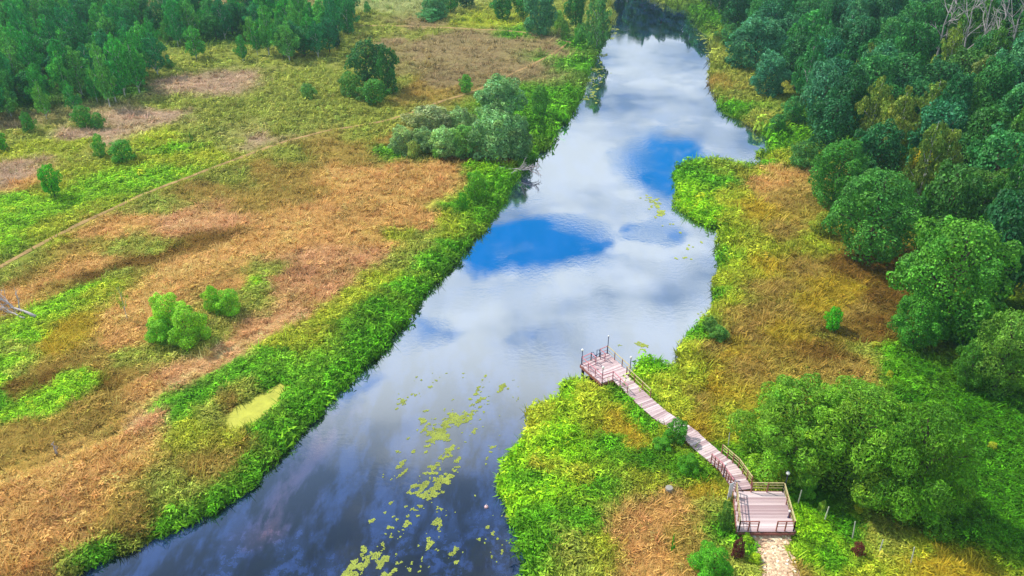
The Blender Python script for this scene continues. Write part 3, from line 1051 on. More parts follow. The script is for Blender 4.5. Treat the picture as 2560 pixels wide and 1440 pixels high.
rafts('floating_duckweed', [((1510, 130), (1490, 190), 3.0, 0.42), ((1490, 190), (1480, 250), 3.0, 0.40), ((1760, 85), (1775, 130), 2.6, 0.5), ((1530, 70), (1535, 100), 2.5, 0.4)],
      'pale floating leaves along the far river edges', 0.6, 59, 0.4)


# ------------------------------------------------------------------ trees and shrubs
def profile(kind, t):
    if kind == 'birch':
        return math.sin(math.pi * max(1e-4, t) ** 0.62) ** 0.85
    if kind == 'spruce':
        return (1 - t) ** 0.85 * (0.75 + 0.25 * min(1, t * 8))
    if kind == 'shrub':
        return math.sqrt(max(0.02, 1 - (max(t - 0.3, 0) / 0.7) ** 2)) * (0.80 + 0.2 * min(1, t * 3))
    return math.sqrt(max(0.02, 1 - (2 * t - 1) ** 2))


LEAFSHAPE = {'round': 0.75, 'birch': 0.6, 'spruce': 0.5, 'shrub': 0.7, 'willow': 0.36}


def crown_mesh(kind, seed, nleaf, L, nlobe=28, lr=0.34, masses=9, core=0.42, puff=0.0):
    r = np.random.default_rng(seed)
    prof = 'shrub' if kind == 'willow' else kind
    cen, rad = [], []
    nm = masses
    for q_ in range(nm):
        # a few big boughs of unequal size, each carrying its own lobes
        t = (q_ + 0.5) / nm
        t = min(0.95, max(0.05, t + r.normal(0, 0.06)))
        a = q_ * 2.39996 + r.normal(0, 0.45)
        p = profile(prof, t)
        br_ = lr * 1.9 * r.uniform(0.65, 1.25) * (0.45 + 0.55 * p)
        rr = max(0.0, p * r.uniform(0.82, 1.06) - br_ * 0.75)
        bc = np.array([rr * math.cos(a), rr * math.sin(a), (2 * t - 1) * 0.9])
        bc[2] = min(bc[2], 0.98 - br_ * 0.6)
        if puff:
            cen.append(bc)
            rad.append(br_ * puff)
        for _ in range(max(2 if puff else 3, int(nlobe / nm))):
            d_ = r.normal(size=3)
            d_[2] += 0.35
            d_ /= np.linalg.norm(d_)
            cen.append(bc + d_ * br_ * r.uniform(0.45, 0.8))
            rad.append(br_ * r.uniform(0.32, 0.62))
    for zc_ in (-0.62, -0.25, 0.1, 0.42):
        cen.append((0, 0, zc_)); rad.append(core * (0.35 + 0.65 * profile(prof, (zc_ + 1) / 2)))
    cen, rad = np.array(cen), np.array(rad)
    m = int(nleaf * 3.0)
    w = rad ** 2 / (rad ** 2).sum()
    li = r.choice(len(rad), m, p=w)
    d = r.normal(size=(m, 3))
    d[:, 2] += 0.25
    d /= np.linalg.norm(d, axis=1, keepdims=True)
    rr = rad[li] * r.uniform(0.84, 1.05, m) * (1 + 0.16 * r.normal(size=m) * (r.uniform(size=m) < 0.25))
    p = cen[li] + d * rr[:, None]
    keep = np.ones(m, bool)
    for c, q in zip(cen, rad):
        keep &= ((p - c) ** 2).sum(1) > (0.78 * q) ** 2
    keep &= p[:, 2] > -1.02
    p, d, li = p[keep][:nleaf], d[keep][:nleaf], li[keep][:nleaf]
    m = len(p)
    nrm = d * 0.9 + r.normal(0, {'shrub': 0.30, 'willow': 0.34, 'birch': 0.5}.get(kind, 0.42), (m, 3)) + np.array([0, 0, 0.15])
    nrm /= np.linalg.norm(nrm, axis=1, keepdims=True)
    u = r.normal(size=(m, 3)) + (d * 1.2 + np.array([0, 0, 0.5]) if kind == 'willow' else np.array([0, 0, -0.5]))
    u -= nrm * (u * nrm).sum(1, keepdims=True)
    u /= np.linalg.norm(u, axis=1, keepdims=True)
    v = np.cross(nrm, u)
    ll = L * np.clip(np.exp(r.normal(0, 0.32, (m, 1))), 0.5, 2.0)
    ww = ll * LEAFSHAPE[kind] * r.uniform(0.8, 1.2, (m, 1))
    bend = nrm * ll * 0.12
    V = np.stack([p - u * ll / 2 - bend, p + v * ww / 2, p + u * ll / 2 - bend, p - v * ww / 2], 1).reshape(-1, 3)
    me = mesh_np('crown', V, np.arange(len(V)).reshape(-1, 4), ['crown_leaves'])
    lobe = r.uniform(0.75, 1.28, len(rad))[li]
    hue = r.normal(0, 0.07, len(rad))[li] + r.normal(0, 0.05, m)
    j = lobe * np.exp(r.normal(0, 0.30, m))
    C = np.stack([j * (1 + hue), j, j * (1 - hue)], 1)
    set_col(me, 'leaf', np.repeat(C, 4, axis=0))
    return me, cen, rad


def trunk_mesh(cen, seed, base=0.035, hb=0.2, mat='bark', nl=7, multi=1):
    """trunk from z=0 to z=1, limbs reaching into the crown (crown spans hb..1 of the height)"""
    r = np.random.default_rng(seed)
    b = MB()
    for s_ in range(multi):
        a = 6.28 * s_ / multi + r.uniform(0, 1)
        sp_ = 0.0 if multi == 1 else 0.28
        P = []
        for i in range(6):
            t = i / 5
            P.append((sp_ * t * math.cos(a) + r.normal(0, 0.012) * (i > 0), sp_ * t * math.sin(a) + r.normal(0, 0.012) * (i > 0), -0.03 + t * (0.97 if multi == 1 else 0.75)))
        rr = base / math.sqrt(multi)
        b.tube(P, [rr * (1.25 - 1.1 * i / 5) for i in range(6)], 6)
    for i in r.choice(len(cen) - 1, min(nl, len(cen) - 1), replace=False):
        c = cen[i]
        zc_ = hb + (c[2] + 1) / 2 * (1 - hb)
        z0 = max(0.08, zc_ - 0.18 - 0.1 * r.uniform())
        b.tube([(0, 0, z0), (c[0] * 0.45, c[1] * 0.45, z0 + (zc_ - z0) * 0.6), (c[0] * 0.95, c[1] * 0.95, zc_)], [base * 0.5, base * 0.32, base * 0.12], 5)
    return b.mesh('trunk', mat, True)


LIB = {}


def lib(key, kind, n, nleaf, L, trunk, **kw):
    out = []
    for i in range(n):
        sd_ = abs(hash_str(key)) % 10000 + i * 37
        me_, cen, rad = crown_mesh(kind, sd_, nleaf, L, **kw)
        out.append((me_, trunk_mesh(cen, sd_ + 1, **trunk)))
    LIB[key] = out


def hash_str(s_):
    h = 0
    for ch in s_:
        h = (h * 131 + ord(ch)) % 1000003
    return h


lib('birch', 'birch', 5, 4600, 0.082, dict(base=0.04, hb=0.2, mat='birch_bark', nl=10), nlobe=110, lr=0.145, masses=26, core=0.42)
lib('broad', 'round', 5, 6500, 0.072, dict(base=0.05, hb=0.15, nl=10), nlobe=84, lr=0.20, masses=17, core=0.6)
lib('broad_near', 'round', 4, 20000, 0.042, dict(base=0.05, hb=0.12, nl=12), nlobe=170, lr=0.165, masses=28, core=0.62, puff=0.6)
lib('shrub', 'shrub', 4, 5500, 0.072, dict(base=0.05, hb=0.05, nl=6, multi=3), nlobe=60, lr=0.22, masses=13, core=0.62)
lib('shrub_near', 'shrub', 3, 13000, 0.052, dict(base=0.05, hb=0.05, nl=6, multi=4), nlobe=36, lr=0.19, masses=16, core=0.5, puff=0.85)
lib('willow', 'willow', 3, 9000, 0.10, dict(base=0.05, hb=0.05, nl=7, multi=3), nlobe=80, lr=0.20, masses=16, core=0.6)
lib('willow_near', 'willow', 3, 32000, 0.050, dict(base=0.05, hb=0.05, nl=8, multi=4), nlobe=90, lr=0.125, masses=44, core=0.56, puff=0.85)
lib('spruce', 'spruce', 1, 3500, 0.10, dict(base=0.04, hb=0.06, nl=6), nlobe=44, lr=0.17, masses=14, core=0.2)
lib('sapling', 'birch', 1, 700, 0.10, dict(base=0.05, hb=0.25, mat='birch_bark', nl=6), nlobe=16, lr=0.2, masses=8, core=0.1)
PLACED = []
HAZE_TINT = None  # leaf tint by region; far trees have bluish distance haze painted into their colour


def tree_at(name, key, X, Y, z0, Rr, hc, hb, rgb, label, cat, group=None, bark=None):
    rnd = random.Random(int(X * 100) * 7919 + int(Y * 100))
    v = LIB[key][rnd.randrange(len(LIB[key]))]
    th = thing(name, (X, Y, z0), label, cat, group, rnd.uniform(0, 6.28))
    tk = obj('trunk' if cat == 'tree' else 'stems', v[1], th)
    tk.scale = (Rr, Rr, hc + hb)
    cr = obj('crown' if cat == 'tree' else 'foliage', v[0], th, (0, 0, hb + hc / 2))
    cr.scale = (Rr, Rr, hc / 2)
    k = rnd.uniform(0.9, 1.1)
    c = [x_ * k for x_ in lin(*rgb)]
    wm = HAZE_TINT if HAZE_TINT is not None else (1.2, 1.2, 0.62)  # near plants warmer, far ones with haze put into the leaf colour
    cr.color = (c[0] * wm[0] * rnd.uniform(0.92, 1.08), c[1] * wm[1], c[2] * wm[2], 1)
    PLACED.append((X, Y, Rr))
    return th


def hero(name, key, cx, top, bot, wpx, rgb, label, cat='shrub', trunk=0.0, group=None):
    """a plant whose crown fills a given box of the photograph, standing on the terrain"""
    E, mid = (bot - top) / 2.0, (bot + top) / 2.0
    d = ray(cx, mid)
    z0, hc, dep = 0.8, 4.0, None
    for _ in range(12):
        zc_ = z0 + hc * (0.5 + trunk)
        t = (CAM_H - zc_) / (-d[2])
        X, Y = d[0] * t, d[1] * t
        dep = t
        Rr = wpx / 2.0 * dep / F
        al = math.atan2(CAM_H - zc_, math.hypot(X, Y))
        e = E * dep / F
        hv = e * e - (Rr * math.sin(al)) ** 2
        hh = math.sqrt(max(hv, (0.35 * Rr) ** 2)) / math.cos(al)
        hc = 0.5 * hc + 0.5 * min(2 * hh, 30)
        z0 = float(H(X, Y))
    return tree_at(name, key, X, Y, z0, Rr, hc, hc * trunk, rgb, label, cat, group)


GRN, LGT, DRK, TEA, GRY, YEL, OLV, PUR = (92, 158, 48), (122, 180, 62), (58, 112, 40), (62, 124, 86), (120, 152, 118), (170, 168, 56), (120, 146, 56), (96, 42, 66)
BIR = (72, 146, 62)
# --- meadow on the left bank
hero('meadow_shrub', 'shrub_near', 412, 726, 832, 108, (156, 202, 76), 'upper left hump of the bright green shrub clump in the tan meadow')
hero('meadow_shrub', 'shrub_near', 465, 758, 870, 118, (140, 194, 66), 'largest front right shrub of the bright green clump in the tan meadow')
hero('meadow_shrub', 'shrub_near', 402, 792, 864, 82, (128, 186, 58), 'low front left shrub of the bright green clump in the tan meadow')
hero('meadow_shrub', 'shrub_near', 532, 710, 782, 54, (148, 198, 72), 'narrow left half of the smaller green shrub pair in the tan meadow')
hero('meadow_shrub', 'shrub_near', 566, 718, 792, 74, (128, 188, 62), 'rounder right half of the smaller green shrub pair in the tan meadow')
hero('birch_sapling', 'sapling', 302, 702, 778, 34, (150, 168, 78), 'thin pale birch sapling standing alone above the shrub clump', 'tree', 0.35)
hero('meadow_shrub', 'shrub', 246, 333, 392, 36, (86, 156, 62), 'upright small shrub touching a rounder one above the lime meadow')
hero('meadow_shrub', 'shrub', 303, 347, 404, 78, (84, 150, 56), 'round dark green shrub leaning on a slim upright one, lime meadow')
hero('young_tree', 'broad', 124, 412, 486, 58, (84, 166, 40), 'young oval green tree alone on the lime meadow near left edge', 'tree', 0.12)
hero('meadow_shrub', 'shrub', -6, 328, 378, 52, (84, 156, 50), 'green shrub cut by the left edge of the picture')
hero('meadow_shrub', 'shrub', 67, 280, 332, 42, (70, 142, 60), 'pointed dark shrub just in front of the left wood')
hero('meadow_shrub', 'shrub', 205, 262, 318, 60, (76, 146, 64), 'dark leafy shrub at the foot of the left wood beside grey reeds')
hero('meadow_shrub', 'shrub', 243, 280, 322, 40, (64, 132, 62), 'low dark shrub on the right of the leafy shrub below left wood')
hero('bank_shrub', 'shrub', 1190, 425, 505, 72, (98, 162, 42), 'rounded green shrub on the left bank below the fallen tree')
hero('bank_shrub', 'shrub', 1157, 480, 530, 34, (84, 156, 44), 'little green shrub left below the rounded bank shrub')
hero('sapling_shrub', 'spruce', 476, 330, 352, 13, (86, 150, 70), 'tiny dark sapling alone in the yellow green meadow')
hero('meadow_shrub', 'shrub', 767, 208, 246, 48, (108, 158, 92), 'low pale grey green bush in the middle of the upper meadow')
hero('meadow_shrub', 'shrub', 424, 150, 170, 30, (96, 150, 70), 'small bush in the clearing right of the left wood')
# --- silver willows by the river
hero('silver_willow', 'willow', 1005, 314, 386, 84, (146, 176, 152), 'leftmost silver grey willow of the riverside willow clump')
hero('silver_willow', 'willow', 1075, 258, 350, 150, (158, 168, 152), 'broad grey back willow of the riverside willow clump')
hero('silver_willow', 'shrub', 1032, 350, 396, 42, (150, 170, 108), 'small pale olive bush at the front foot of the willow clump')
hero('silver_willow', 'willow', 1108, 316, 392, 96, (146, 182, 150), 'rounded front willow in the middle of the willow clump')
hero('silver_willow', 'shrub', 1092, 366, 396, 36, (108, 158, 66), 'small leaf green bush under the middle of the willow clump')
hero('silver_willow', 'willow', 1160, 312, 394, 84, (110, 160, 108), 'darker willow left of the big silver one by the river')
hero('silver_willow', 'willow', 1238, 272, 402, 150, (144, 178, 152), 'big silver willow at the right end of the clump beside river')
hero('silver_willow', 'willow', 1292, 292, 396, 84, (132, 168, 142), 'willow nearest the water on the right of the big silver one')
hero('silver_willow', 'willow', 1245, 190, 305, 140, (124, 164, 140), 'tall bluish willow standing behind the riverside clump', 'tree', 0.05)
hero('silver_willow', 'willow', 1150, 268, 350, 90, (140, 170, 146), 'grey willow between the broad back one and the tall bluish one')
hero('silver_willow', 'willow', 1060, 318, 380, 80, (138, 170, 144), 'silver willow left of the rounded front willow')
hero('bank_shrub', 'shrub', 1350, 215, 292, 58, (84, 142, 66), 'dark green bush at river edge right of the tall bluish willow')
hero('bank_shrub', 'shrub', 1165, 185, 232, 40, (90, 156, 66), 'small green bush left of the tall bluish willow')
hero('round_willow', 'broad', 915, 102, 215, 108, (66, 118, 82), 'big dark teal willow in the middle of the upper meadow', 'tree', 0.03)
hero('round_willow', 'broad', 968, 122, 232, 66, (62, 122, 72), 'dark green tree on the right side of the teal meadow willow', 'tree', 0.03)
hero('round_willow', 'shrub', 872, 178, 242, 66, (84, 140, 74), 'lower green bush on the left foot of the teal meadow willow')
hero('round_willow', 'shrub', 935, 196, 256, 90, (80, 138, 66), 'lower green bush in front of the teal meadow willow')
HAZE_TINT = (1.05, 1.3, 1.0)
# --- top middle, along the far left bank
hero('round_tree', 'broad', 1256, -22, 46, 72, (62, 124, 56), 'round dark green tree at the top edge left of the far willows', 'tree', 0.02)
hero('far_willow', 'willow', 1352, -30, 82, 100, (96, 142, 106), 'grey green willow at the top edge above the far track end', 'tree', 0.02)
hero('far_willow', 'broad', 1308, -34, 40, 60, (72, 134, 58), 'green tree between the round tree and grey willow at top', 'tree', 0.05)
hero('far_shrub', 'shrub', 1396, 26, 72, 40, (136, 166, 74), 'pale yellow green bush under the grey willow at top')
hero('far_shrub', 'shrub', 1412, 52, 94, 28, (124, 156, 70), 'smaller bush right below the pale yellow green one at top')
hero('far_tree', 'broad', 1440, -20, 60, 66, (66, 126, 58), 'dark tree behind the weeping birch at the far bank', 'tree', 0.05)
hero('weeping_birch', 'birch', 1496, -34, 122, 92, (112, 152, 92), 'tall pale weeping birch where the far river narrows', 'tree', 0.05)
hero('far_shrub', 'shrub', 1450, 62, 112, 44, (92, 146, 54), 'green bush at the left foot of the weeping birch')
hero('far_willow', 'willow', 1088, -32, 42, 78, (106, 154, 110), 'pale grey green willow at top edge over the bare meadow', 'tree', 0.05)
hero('far_shrub', 'shrub', 1080, 20, 50, 86, (100, 158, 100), 'low spreading pale bush under the top edge willow')
hero('far_tree', 'broad', 1126, -34, 28, 44, (70, 132, 56), 'narrow green tree right of the pale top edge willow', 'tree', 0.03)
hero('far_tree', 'broad', 1165, -40, 16, 70, (52, 104, 62), 'dark tree just dipping into the top edge of the meadow', 'tree', 0.03)
hero('far_shrub', 'shrub', 917, 4, 33, 22, (88, 152, 74), 'tiny lone bush right of the tall dark birch at top')
# --- upper left groves, trees that stand clear
hero('tall_birch', 'birch', 866, -14, 80, 58, (62, 128, 72), 'tall dark birch at the right end of the upper grove', 'tree', 0.04)
hero('spruce_tree', 'spruce', 842, 62, 122, 32, (44, 98, 84), 'small dark spruce at the right foot of the upper grove', 'tree', 0.03)
hero('lone_birch', 'birch', 482, 62, 138, 62, (86, 152, 64), 'birch standing clear in front of the gap between the groves', 'tree', 0.12)
hero('lone_birch', 'birch', 602, 82, 145, 44, (86, 150, 72), 'small slim birch in the gap left of the upper grove', 'tree', 0.12)

HAZE_TINT = None
# --- right bank
hero('young_tree', 'shrub', 2086, 764, 826, 52, (74, 176, 34), 'small bright green egg shaped tree alone on the ochre slope', 'tree', 0.05)
hero('bank_shrub', 'willow', 1776, 790, 836, 46, (112, 156, 92), 'upper of two grey green bushes at the right water edge')
hero('bank_shrub', 'willow', 1800, 812, 854, 54, (100, 152, 84), 'lower of two grey green bushes at the right water edge')
big = 'great pale green willow bush beside the near deck'
hero('willow_bush', 'willow_near', 1990, 922, 1200, 320, (110, 158, 54), 'left third of the ' + big)
hero('willow_bush', 'willow_near', 2145, 928, 1245, 340, (114, 162, 56), 'middle third of the ' + big)
hero('willow_bush', 'willow_near', 2300, 985, 1315, 290, (98, 148, 48), 'right third of the ' + big)
hero('deck_shrub', 'shrub_near', 2022, 1175, 1250, 58, (92, 156, 50), 'young shrub with pale tips right of the near deck')
hero('deck_shrub', 'shrub_near', 2058, 1248, 1282, 26, (140, 178, 78), 'small pale shrub tied to a stake right of the deck')
hero('path_shrub', 'shrub_near', 1782, 1352, 1462, 122, (84, 160, 44), 'leafy green shrub at the bottom left of the gravel path')
hero('purple_shrub', 'shrub', 1846, 1346, 1398, 44, PUR, 'dark purple leaved shrub between deck and bottom green shrub')
hero('purple_shrub', 'shrub', 2148, 1352, 1394, 36, (112, 50, 62), 'small purple shrub in the grass right of the path')
hero('path_shrub', 'shrub', 1868, 1332, 1366, 40, (150, 190, 50), 'lime green leafy plant below the deck corner')
hero('path_shrub', 'shrub', 1888, 1378, 1412, 38, (170, 190, 50), 'yellow green plant beside the gravel path edge')
hero('yellow_herb', 'shrub', 2147, 1258, 1284, 30, (176, 182, 60), 'yellowing broad leaved herb below the great willow bush', 'herb')
hero('yellow_herb', 'shrub', 2188, 852, 872, 30, (184, 190, 80), 'pale yellow herb at the upper left of the herb slope', 'herb')
hero('yellow_herb', 'shrub', 2225, 925, 945, 26, (180, 184, 60), 'yellow green herb in the middle of the herb slope', 'herb')
hero('yellow_herb', 'shrub', 2482, 1102, 1124, 30, (168, 178, 60), 'yellow green herb alone on the right lower slope', 'herb')
hero('sapling_shrub', 'spruce', 1683, 1334, 1378, 16, (96, 184, 50), 'tiny upright bright green conifer in the tan grass')
hero('walk_shrub', 'shrub_near', 1690, 1040, 1112, 66, (88, 152, 60), 'reedy green bush spilling over the middle of the boardwalk')
hero('walk_shrub', 'shrub_near', 1660, 1085, 1130, 60, (80, 146, 44), 'low green bush at the left foot of the boardwalk bush')
hero('walk_shrub', 'shrub_near', 1725, 1130, 1190, 64, (84, 152, 44), 'green bush below the lower boardwalk')
hero('deck_shrub', 'shrub', 1815, 1250, 1330, 40, (84, 128, 66), 'grey green bush against the left side of the deck')
hero('large_tree', 'broad_near', 2192, 422, 655, 245, (78, 138, 72), 'large rounded dark tree at the forest edge above the ochre slope', 'tree', 0.05)
hero('large_tree', 'broad_near', 2098, 352, 520, 165, (72, 134, 62), 'mid sized tree upriver of the large rounded dark tree', 'tree', 0.05)
hero('large_tree', 'broad_near', 2385, 545, 850, 300, (86, 150, 62), 'biggest leafy tree on the right slope', 'tree', 0.05)
hero('large_tree', 'broad_near', 2298, 728, 872, 142, (78, 146, 58), 'smaller tree at the lower left foot of the biggest tree', 'tree', 0.04)
hero('large_tree', 'broad_near', 2425, 745, 870, 110, (56, 116, 46), 'dark low tree at the lower right foot of the biggest tree', 'tree', 0.04)
hero('large_tree', 'broad_near', 2520, 772, 990, 180, (104, 150, 66), 'tree at the right edge below the biggest leafy tree', 'tree', 0.05)
hero('large_tree', 'broad_near', 2435, 850, 975, 100, (74, 132, 48), 'low tree left of the right edge tree', 'tree', 0.04)
hero('large_tree', 'broad_near', 2455, 425, 600, 210, (70, 118, 52), 'dark spreading tree above the biggest leafy tree', 'tree', 0.05)
hero('yellow_tree', 'broad', 2300, 372, 500, 108, (168, 160, 50), 'yellowing tree right of the large rounded dark tree', 'tree', 0.06)
hero('yellow_tree', 'birch', 2528, 345, 480, 110, (176, 156, 54), 'orange yellow tree close to the right edge', 'tree', 0.06)
hero('yellow_tree', 'birch', 2345, 290, 420, 130, (136, 142, 70), 'olive yellow tree in the middle of the right forest', 'tree', 0.06)
hero('yellow_tree', 'birch', 2225, 290, 400, 100, (132, 146, 50), 'olive tree left of the olive yellow forest tree', 'tree', 0.06)
hero('edge_shrub', 'shrub', 2060, 525, 590, 70, (146, 156, 62), 'pale olive bush at the left foot of the large rounded tree')
hero('edge_shrub', 'shrub', 2010, 350, 420, 90, (70, 126, 74), 'dark bush at the forest edge beside the small bay')
HAZE_TINT = (0.95, 1.25, 1.1)
hero('grey_willow', 'willow', 1888, 40, 165, 160, (92, 142, 104), 'wide grey green willow on the right far bank', 'tree', 0.03)
hero('grey_willow', 'willow', 1925, 130, 235, 110, (88, 140, 110), 'grey green willow below the wide one on right far bank', 'tree', 0.03)
hero('round_tree', 'birch', 2028, 18, 165, 140, (84, 150, 74), 'bright green round topped tree over the right far bank', 'tree', 0.06)
hero('grey_willow', 'broad', 2060, 160, 320, 120, (86, 136, 100), 'dull grey green tree below the bright round topped one', 'tree', 0.05)
hero('edge_shrub', 'shrub', 1825, 60, 112, 70, (84, 140, 66), 'green bush leaning over the right far bank')
hero('edge_shrub', 'shrub', 1800, 78, 110, 34, (150, 150, 64), 'small yellow bush at the right far waterline')
hero('edge_shrub', 'shrub', 1985, 240, 310, 80, (80, 136, 66), 'leafy bush above the small bay on the right')
hero('edge_shrub', 'shrub', 1945, 285, 335, 60, (88, 142, 60), 'low bush right above the small bay water')

# --- dead wood
def dead_tree(seed, hgt, rad, spread=0.5, levels=3):
    r = np.random.default_rng(seed)
    tr, br = MB(), MB()
    P = [np.array([0, 0, -0.2])]
    for i in range(1, 7):
        P.append(np.array([r.normal(0, 0.02 * hgt), r.normal(0, 0.02 * hgt), hgt * i / 6]))
    tr.tube(P, [rad * (1 - 0.14 * i) for i in range(7)], 6)

    def grow(p, d, ln, rd, lv):
        q = [p]
        for i in range(3):
            d = d + r.normal(0, 0.16, 3) + np.array([0, 0, 0.06])
            d /= np.linalg.norm(d)
            q.append(q[-1] + d * ln / 3)
        br.tube(q, [rd, rd * 0.8, rd * 0.6, rd * 0.35], 4)
        if lv:
            for k_ in (1, 2, 3):
                for _ in range(1 + (k_ > 1)):
                    grow(q[k_], d + r.normal(0, 0.6, 3), ln * r.uniform(0.45, 0.7), rd * 0.5, lv - 1)
    for i in range(2, 7):
        for _ in range(2):
            a = r.uniform(0, 6.28)
            grow(P[i], np.array([math.cos(a) * spread * 1.6, math.sin(a) * spread * 1.6, 0.9]), hgt * r.uniform(0.2, 0.34) * (1.25 - i * 0.1), rad * 0.42, levels - 2)
    return tr, br


for i, (px_, py_, tp, lb) in enumerate([(2330, 185, 0, 'leftmost bare grey dead tree in the upper right forest'), (2385, 195, -10, 'second bare dead tree, pale trunk, in the upper right forest'),
                                        (2428, 185, -30, 'third bare dead tree in the row of the upper right forest'), (2468, 175, -30, 'fourth bare dead tree in the row of the upper right forest'),
                                        (2512, 180, -20, 'rightmost bare dead tree before dark blue green trees'), (2350, 150, -20, 'bare dead tree behind the leftmost pair of dead trees')]):
    p = land_at(px_, py_)
    d_ = ray(px_, tp)
    hgt = 50 + p[1] * d_[2] / d_[1] - p[2]
    hgt = min(max(hgt, 12), 19)
    PLACED.append((p[0], p[1], 3.5)); PLACED.append((p[0] * 0.955, p[1] * 0.955, 4.0))
    th = thing('dead_tree', tuple(p), lb, 'tree', 'bare dead trees')
    a, b = dead_tree(700 + i, hgt, 0.24)
    a.build('trunk', 'dead_wood', th, smooth=True)
    b.build('branches', 'dead_wood', th)


# --- the woods
ORD = ['first', 'second', 'third', 'fourth', 'fifth', 'sixth', 'seventh', 'eighth', 'ninth', 'tenth', 'eleventh', 'twelfth']


def wood(region, spacing, picks, edge_name, deep_label, group, name, seed, lim=(-60, 2640), rmin=0.75, aymin=-25):
    r = random.Random(seed)
    Pw = np.array(region)
    x0, y0 = Pw.min(0)
    x1, y1 = Pw.max(0)
    cand = []
    yy, row = y0, 0
    while yy < y1:
        xx = x0 + (spacing / 2 if row % 2 else 0)
        while xx < x1:
            cand.append((xx + r.uniform(-.38, .38) * spacing, yy + r.uniform(-.38, .38) * spacing))
            xx += spacing
        yy += spacing * 0.87
        row += 1
    cand = np.array(cand)
    cid = np.arange(len(cand))
    s1 = sdist(Pw, cand[:, 0], cand[:, 1])
    cand, cid, s1 = cand[s1 < 0], cid[s1 < 0], s1[s1 < 0]
    s2 = sdist(RIVER, cand[:, 0], cand[:, 1])
    cand, cid, s1 = cand[s2 > 1.5], cid[s2 > 1.5], s1[s2 > 1.5]
    PL = np.array(PLACED)
    d2 = (cand[:, None, 0] - PL[None, :, 0]) ** 2 + (cand[:, None, 1] - PL[None, :, 1]) ** 2
    ok = (d2 > (rmin * (PL[None, :, 2] + spacing * 0.42)) ** 2).all(1)
    pts = [(c_[0], c_[1], -e_, int(i_)) for c_, e_, i_ in zip(cand[ok], s1[ok], cid[ok])]
    out = []
    for X, Y, e, ident in pts:
        z0 = float(H(X, Y))
        key, hgt, rad, rgb = picks(random.Random(seed * 100003 + ident), X, Y, e)
        ax, ay, _ = to_px(X, Y, z0)
        bx, by, dep = to_px(X, Y, z0 + hgt)
        w_ = rad * F / dep
        if ax + w_ < lim[0] or ax - w_ > lim[1] or by > 1480 or ay < aymin:
            continue
        out.append((ident, X, Y, z0, key, hgt, rad, rgb, e, ax, ay))
    return out


SKIP = set()    # spots inside the woods that nothing in the photograph shows
for c_, l_ in {'L': '148 174 226 276 302 327 352 353 378 379 403 429 454 455 481 505 506 531 532 533 557 558 560 561 562 564 582 583 584 585 586 587 588 589 590 591 607 608 609 610 611 612 613 614 615 633 634 635 636 637 638 639 640 641 658 659 660 661 662 663 664 665 666 667 684 685 686 687 688 689 690 691 692 693 709 710 711 712 713 714 715 716 717 735 736 737 738 739 740 741 742 743 744 760 761 762 763 764 765 766 767 768 769 786 787 788 789 790 791 792 793 794 795 811 812 813 814 815 816 817 818 819 820', 'G': '39 62 108 111 112 113 120 122 123 124 130 131 132 133 134 141 142 143 144 152 153 154 155 156 163 164 165', 'T': '13 14 19 20 21 22 27 28 29 34 35 36 37 40 41 42 43 44 47 48 49 50 51 54 55 56 57 58 59 61 62 63 64 65 66', 'R': '258 282 305 329 352 393 399 423 446 469 470 490 492 493 514 515 516 517 537 538 539 540 559 560 561 562 563 564 581 582 583 584 585 586 587 603 604 605 606 607 608 609 610 611 627 628 629 630 631 632 633 647 648 649 650 651 652 653 654 655 656 670 671 672 673 674 675 676 677 678 694 695 696 697 698 699 700 715 716 717 718 719 720 721 722 739 740 741 742 743 744 745 761 762 763 764 765 766 767 768 785 786 787 788 789 790 791 807 808 809 810 811 812 813 831 832 833 834 835 836 853 854 855 856 857 858 878 879 880 881', 'F': '12 29 30 31 46 47 48 49 56 57 58 64 65 66 74 75 76 79 80 81 82 83 84 93 94 98 100 102'}.items():
    SKIP |= {c_ + i_ for i_ in l_.split()}


def nth(i):
    a = ['first', 'second', 'third', 'fourth', 'fifth', 'sixth', 'seventh', 'eighth', 'ninth', 'tenth', 'eleventh', 'twelfth', 'thirteenth',
         'fourteenth', 'fifteenth', 'sixteenth', 'seventeenth', 'eighteenth', 'nineteenth', 'twentieth']
    return a[i] if i < 20 else 'twenty-' + a[i - 20]


def plant_wood(code, items, name, kind_words, place, group, step, haze_tint):
    """one tree per item; rows are counted from the front (lowest in the picture) and trees from the left"""
    global HAZE_TINT
    HAZE_TINT = haze_tint
    items = [t_ for i, t_ in enumerate(items) if code + str(t_[0]) not in SKIP]
    rows = {}
    lo = max(t_[10] for t_ in items)
    for t_ in items:
        rows.setdefault(int((lo - t_[10]) / step), []).append(t_)
    for ri, rk in enumerate(sorted(rows)):
        for ci, t_ in enumerate(sorted(rows[rk], key=lambda q: q[9])):
            i, X, Y, z0, key, hgt, rad, rgb, e, ax, ay = t_
            rw = 'front row' if ri == 0 else nth(ri) + ' row'
            lab = '%s, %s from left, %s of %s' % (kind_words(key, rgb), nth(ci), rw, place)
            tr = 0.15 if key == 'birch' else 0.12
            tree_at(name(key), key, X, Y, z0, rad, hgt * (1 - tr), hgt * tr, rgb, lab, 'tree', group)


def pick_left(r, X, Y, e):
    c = r.random()
    if c < 0.62:
        return 'birch', r.uniform(8.5, 14), r.uniform(2.5, 3.7), r.choice([(72, 146, 62), (84, 152, 60), (64, 136, 66), (104, 160, 66), (62, 128, 74), (118, 158, 70)])
    if c < 0.78:
        return 'birch', r.uniform(5, 8.5), r.uniform(1.6, 2.4), r.choice([(92, 156, 60), (80, 146, 62), (120, 160, 64)])
    return 'broad', r.uniform(6, 11), r.uniform(2.6, 4.0), r.choice([(62, 126, 60), (52, 112, 52), (58, 122, 76), (74, 128, 56)])


def world_poly(pts):
    return [tuple(at(*p, 1.0)[:2]) for p in pts]


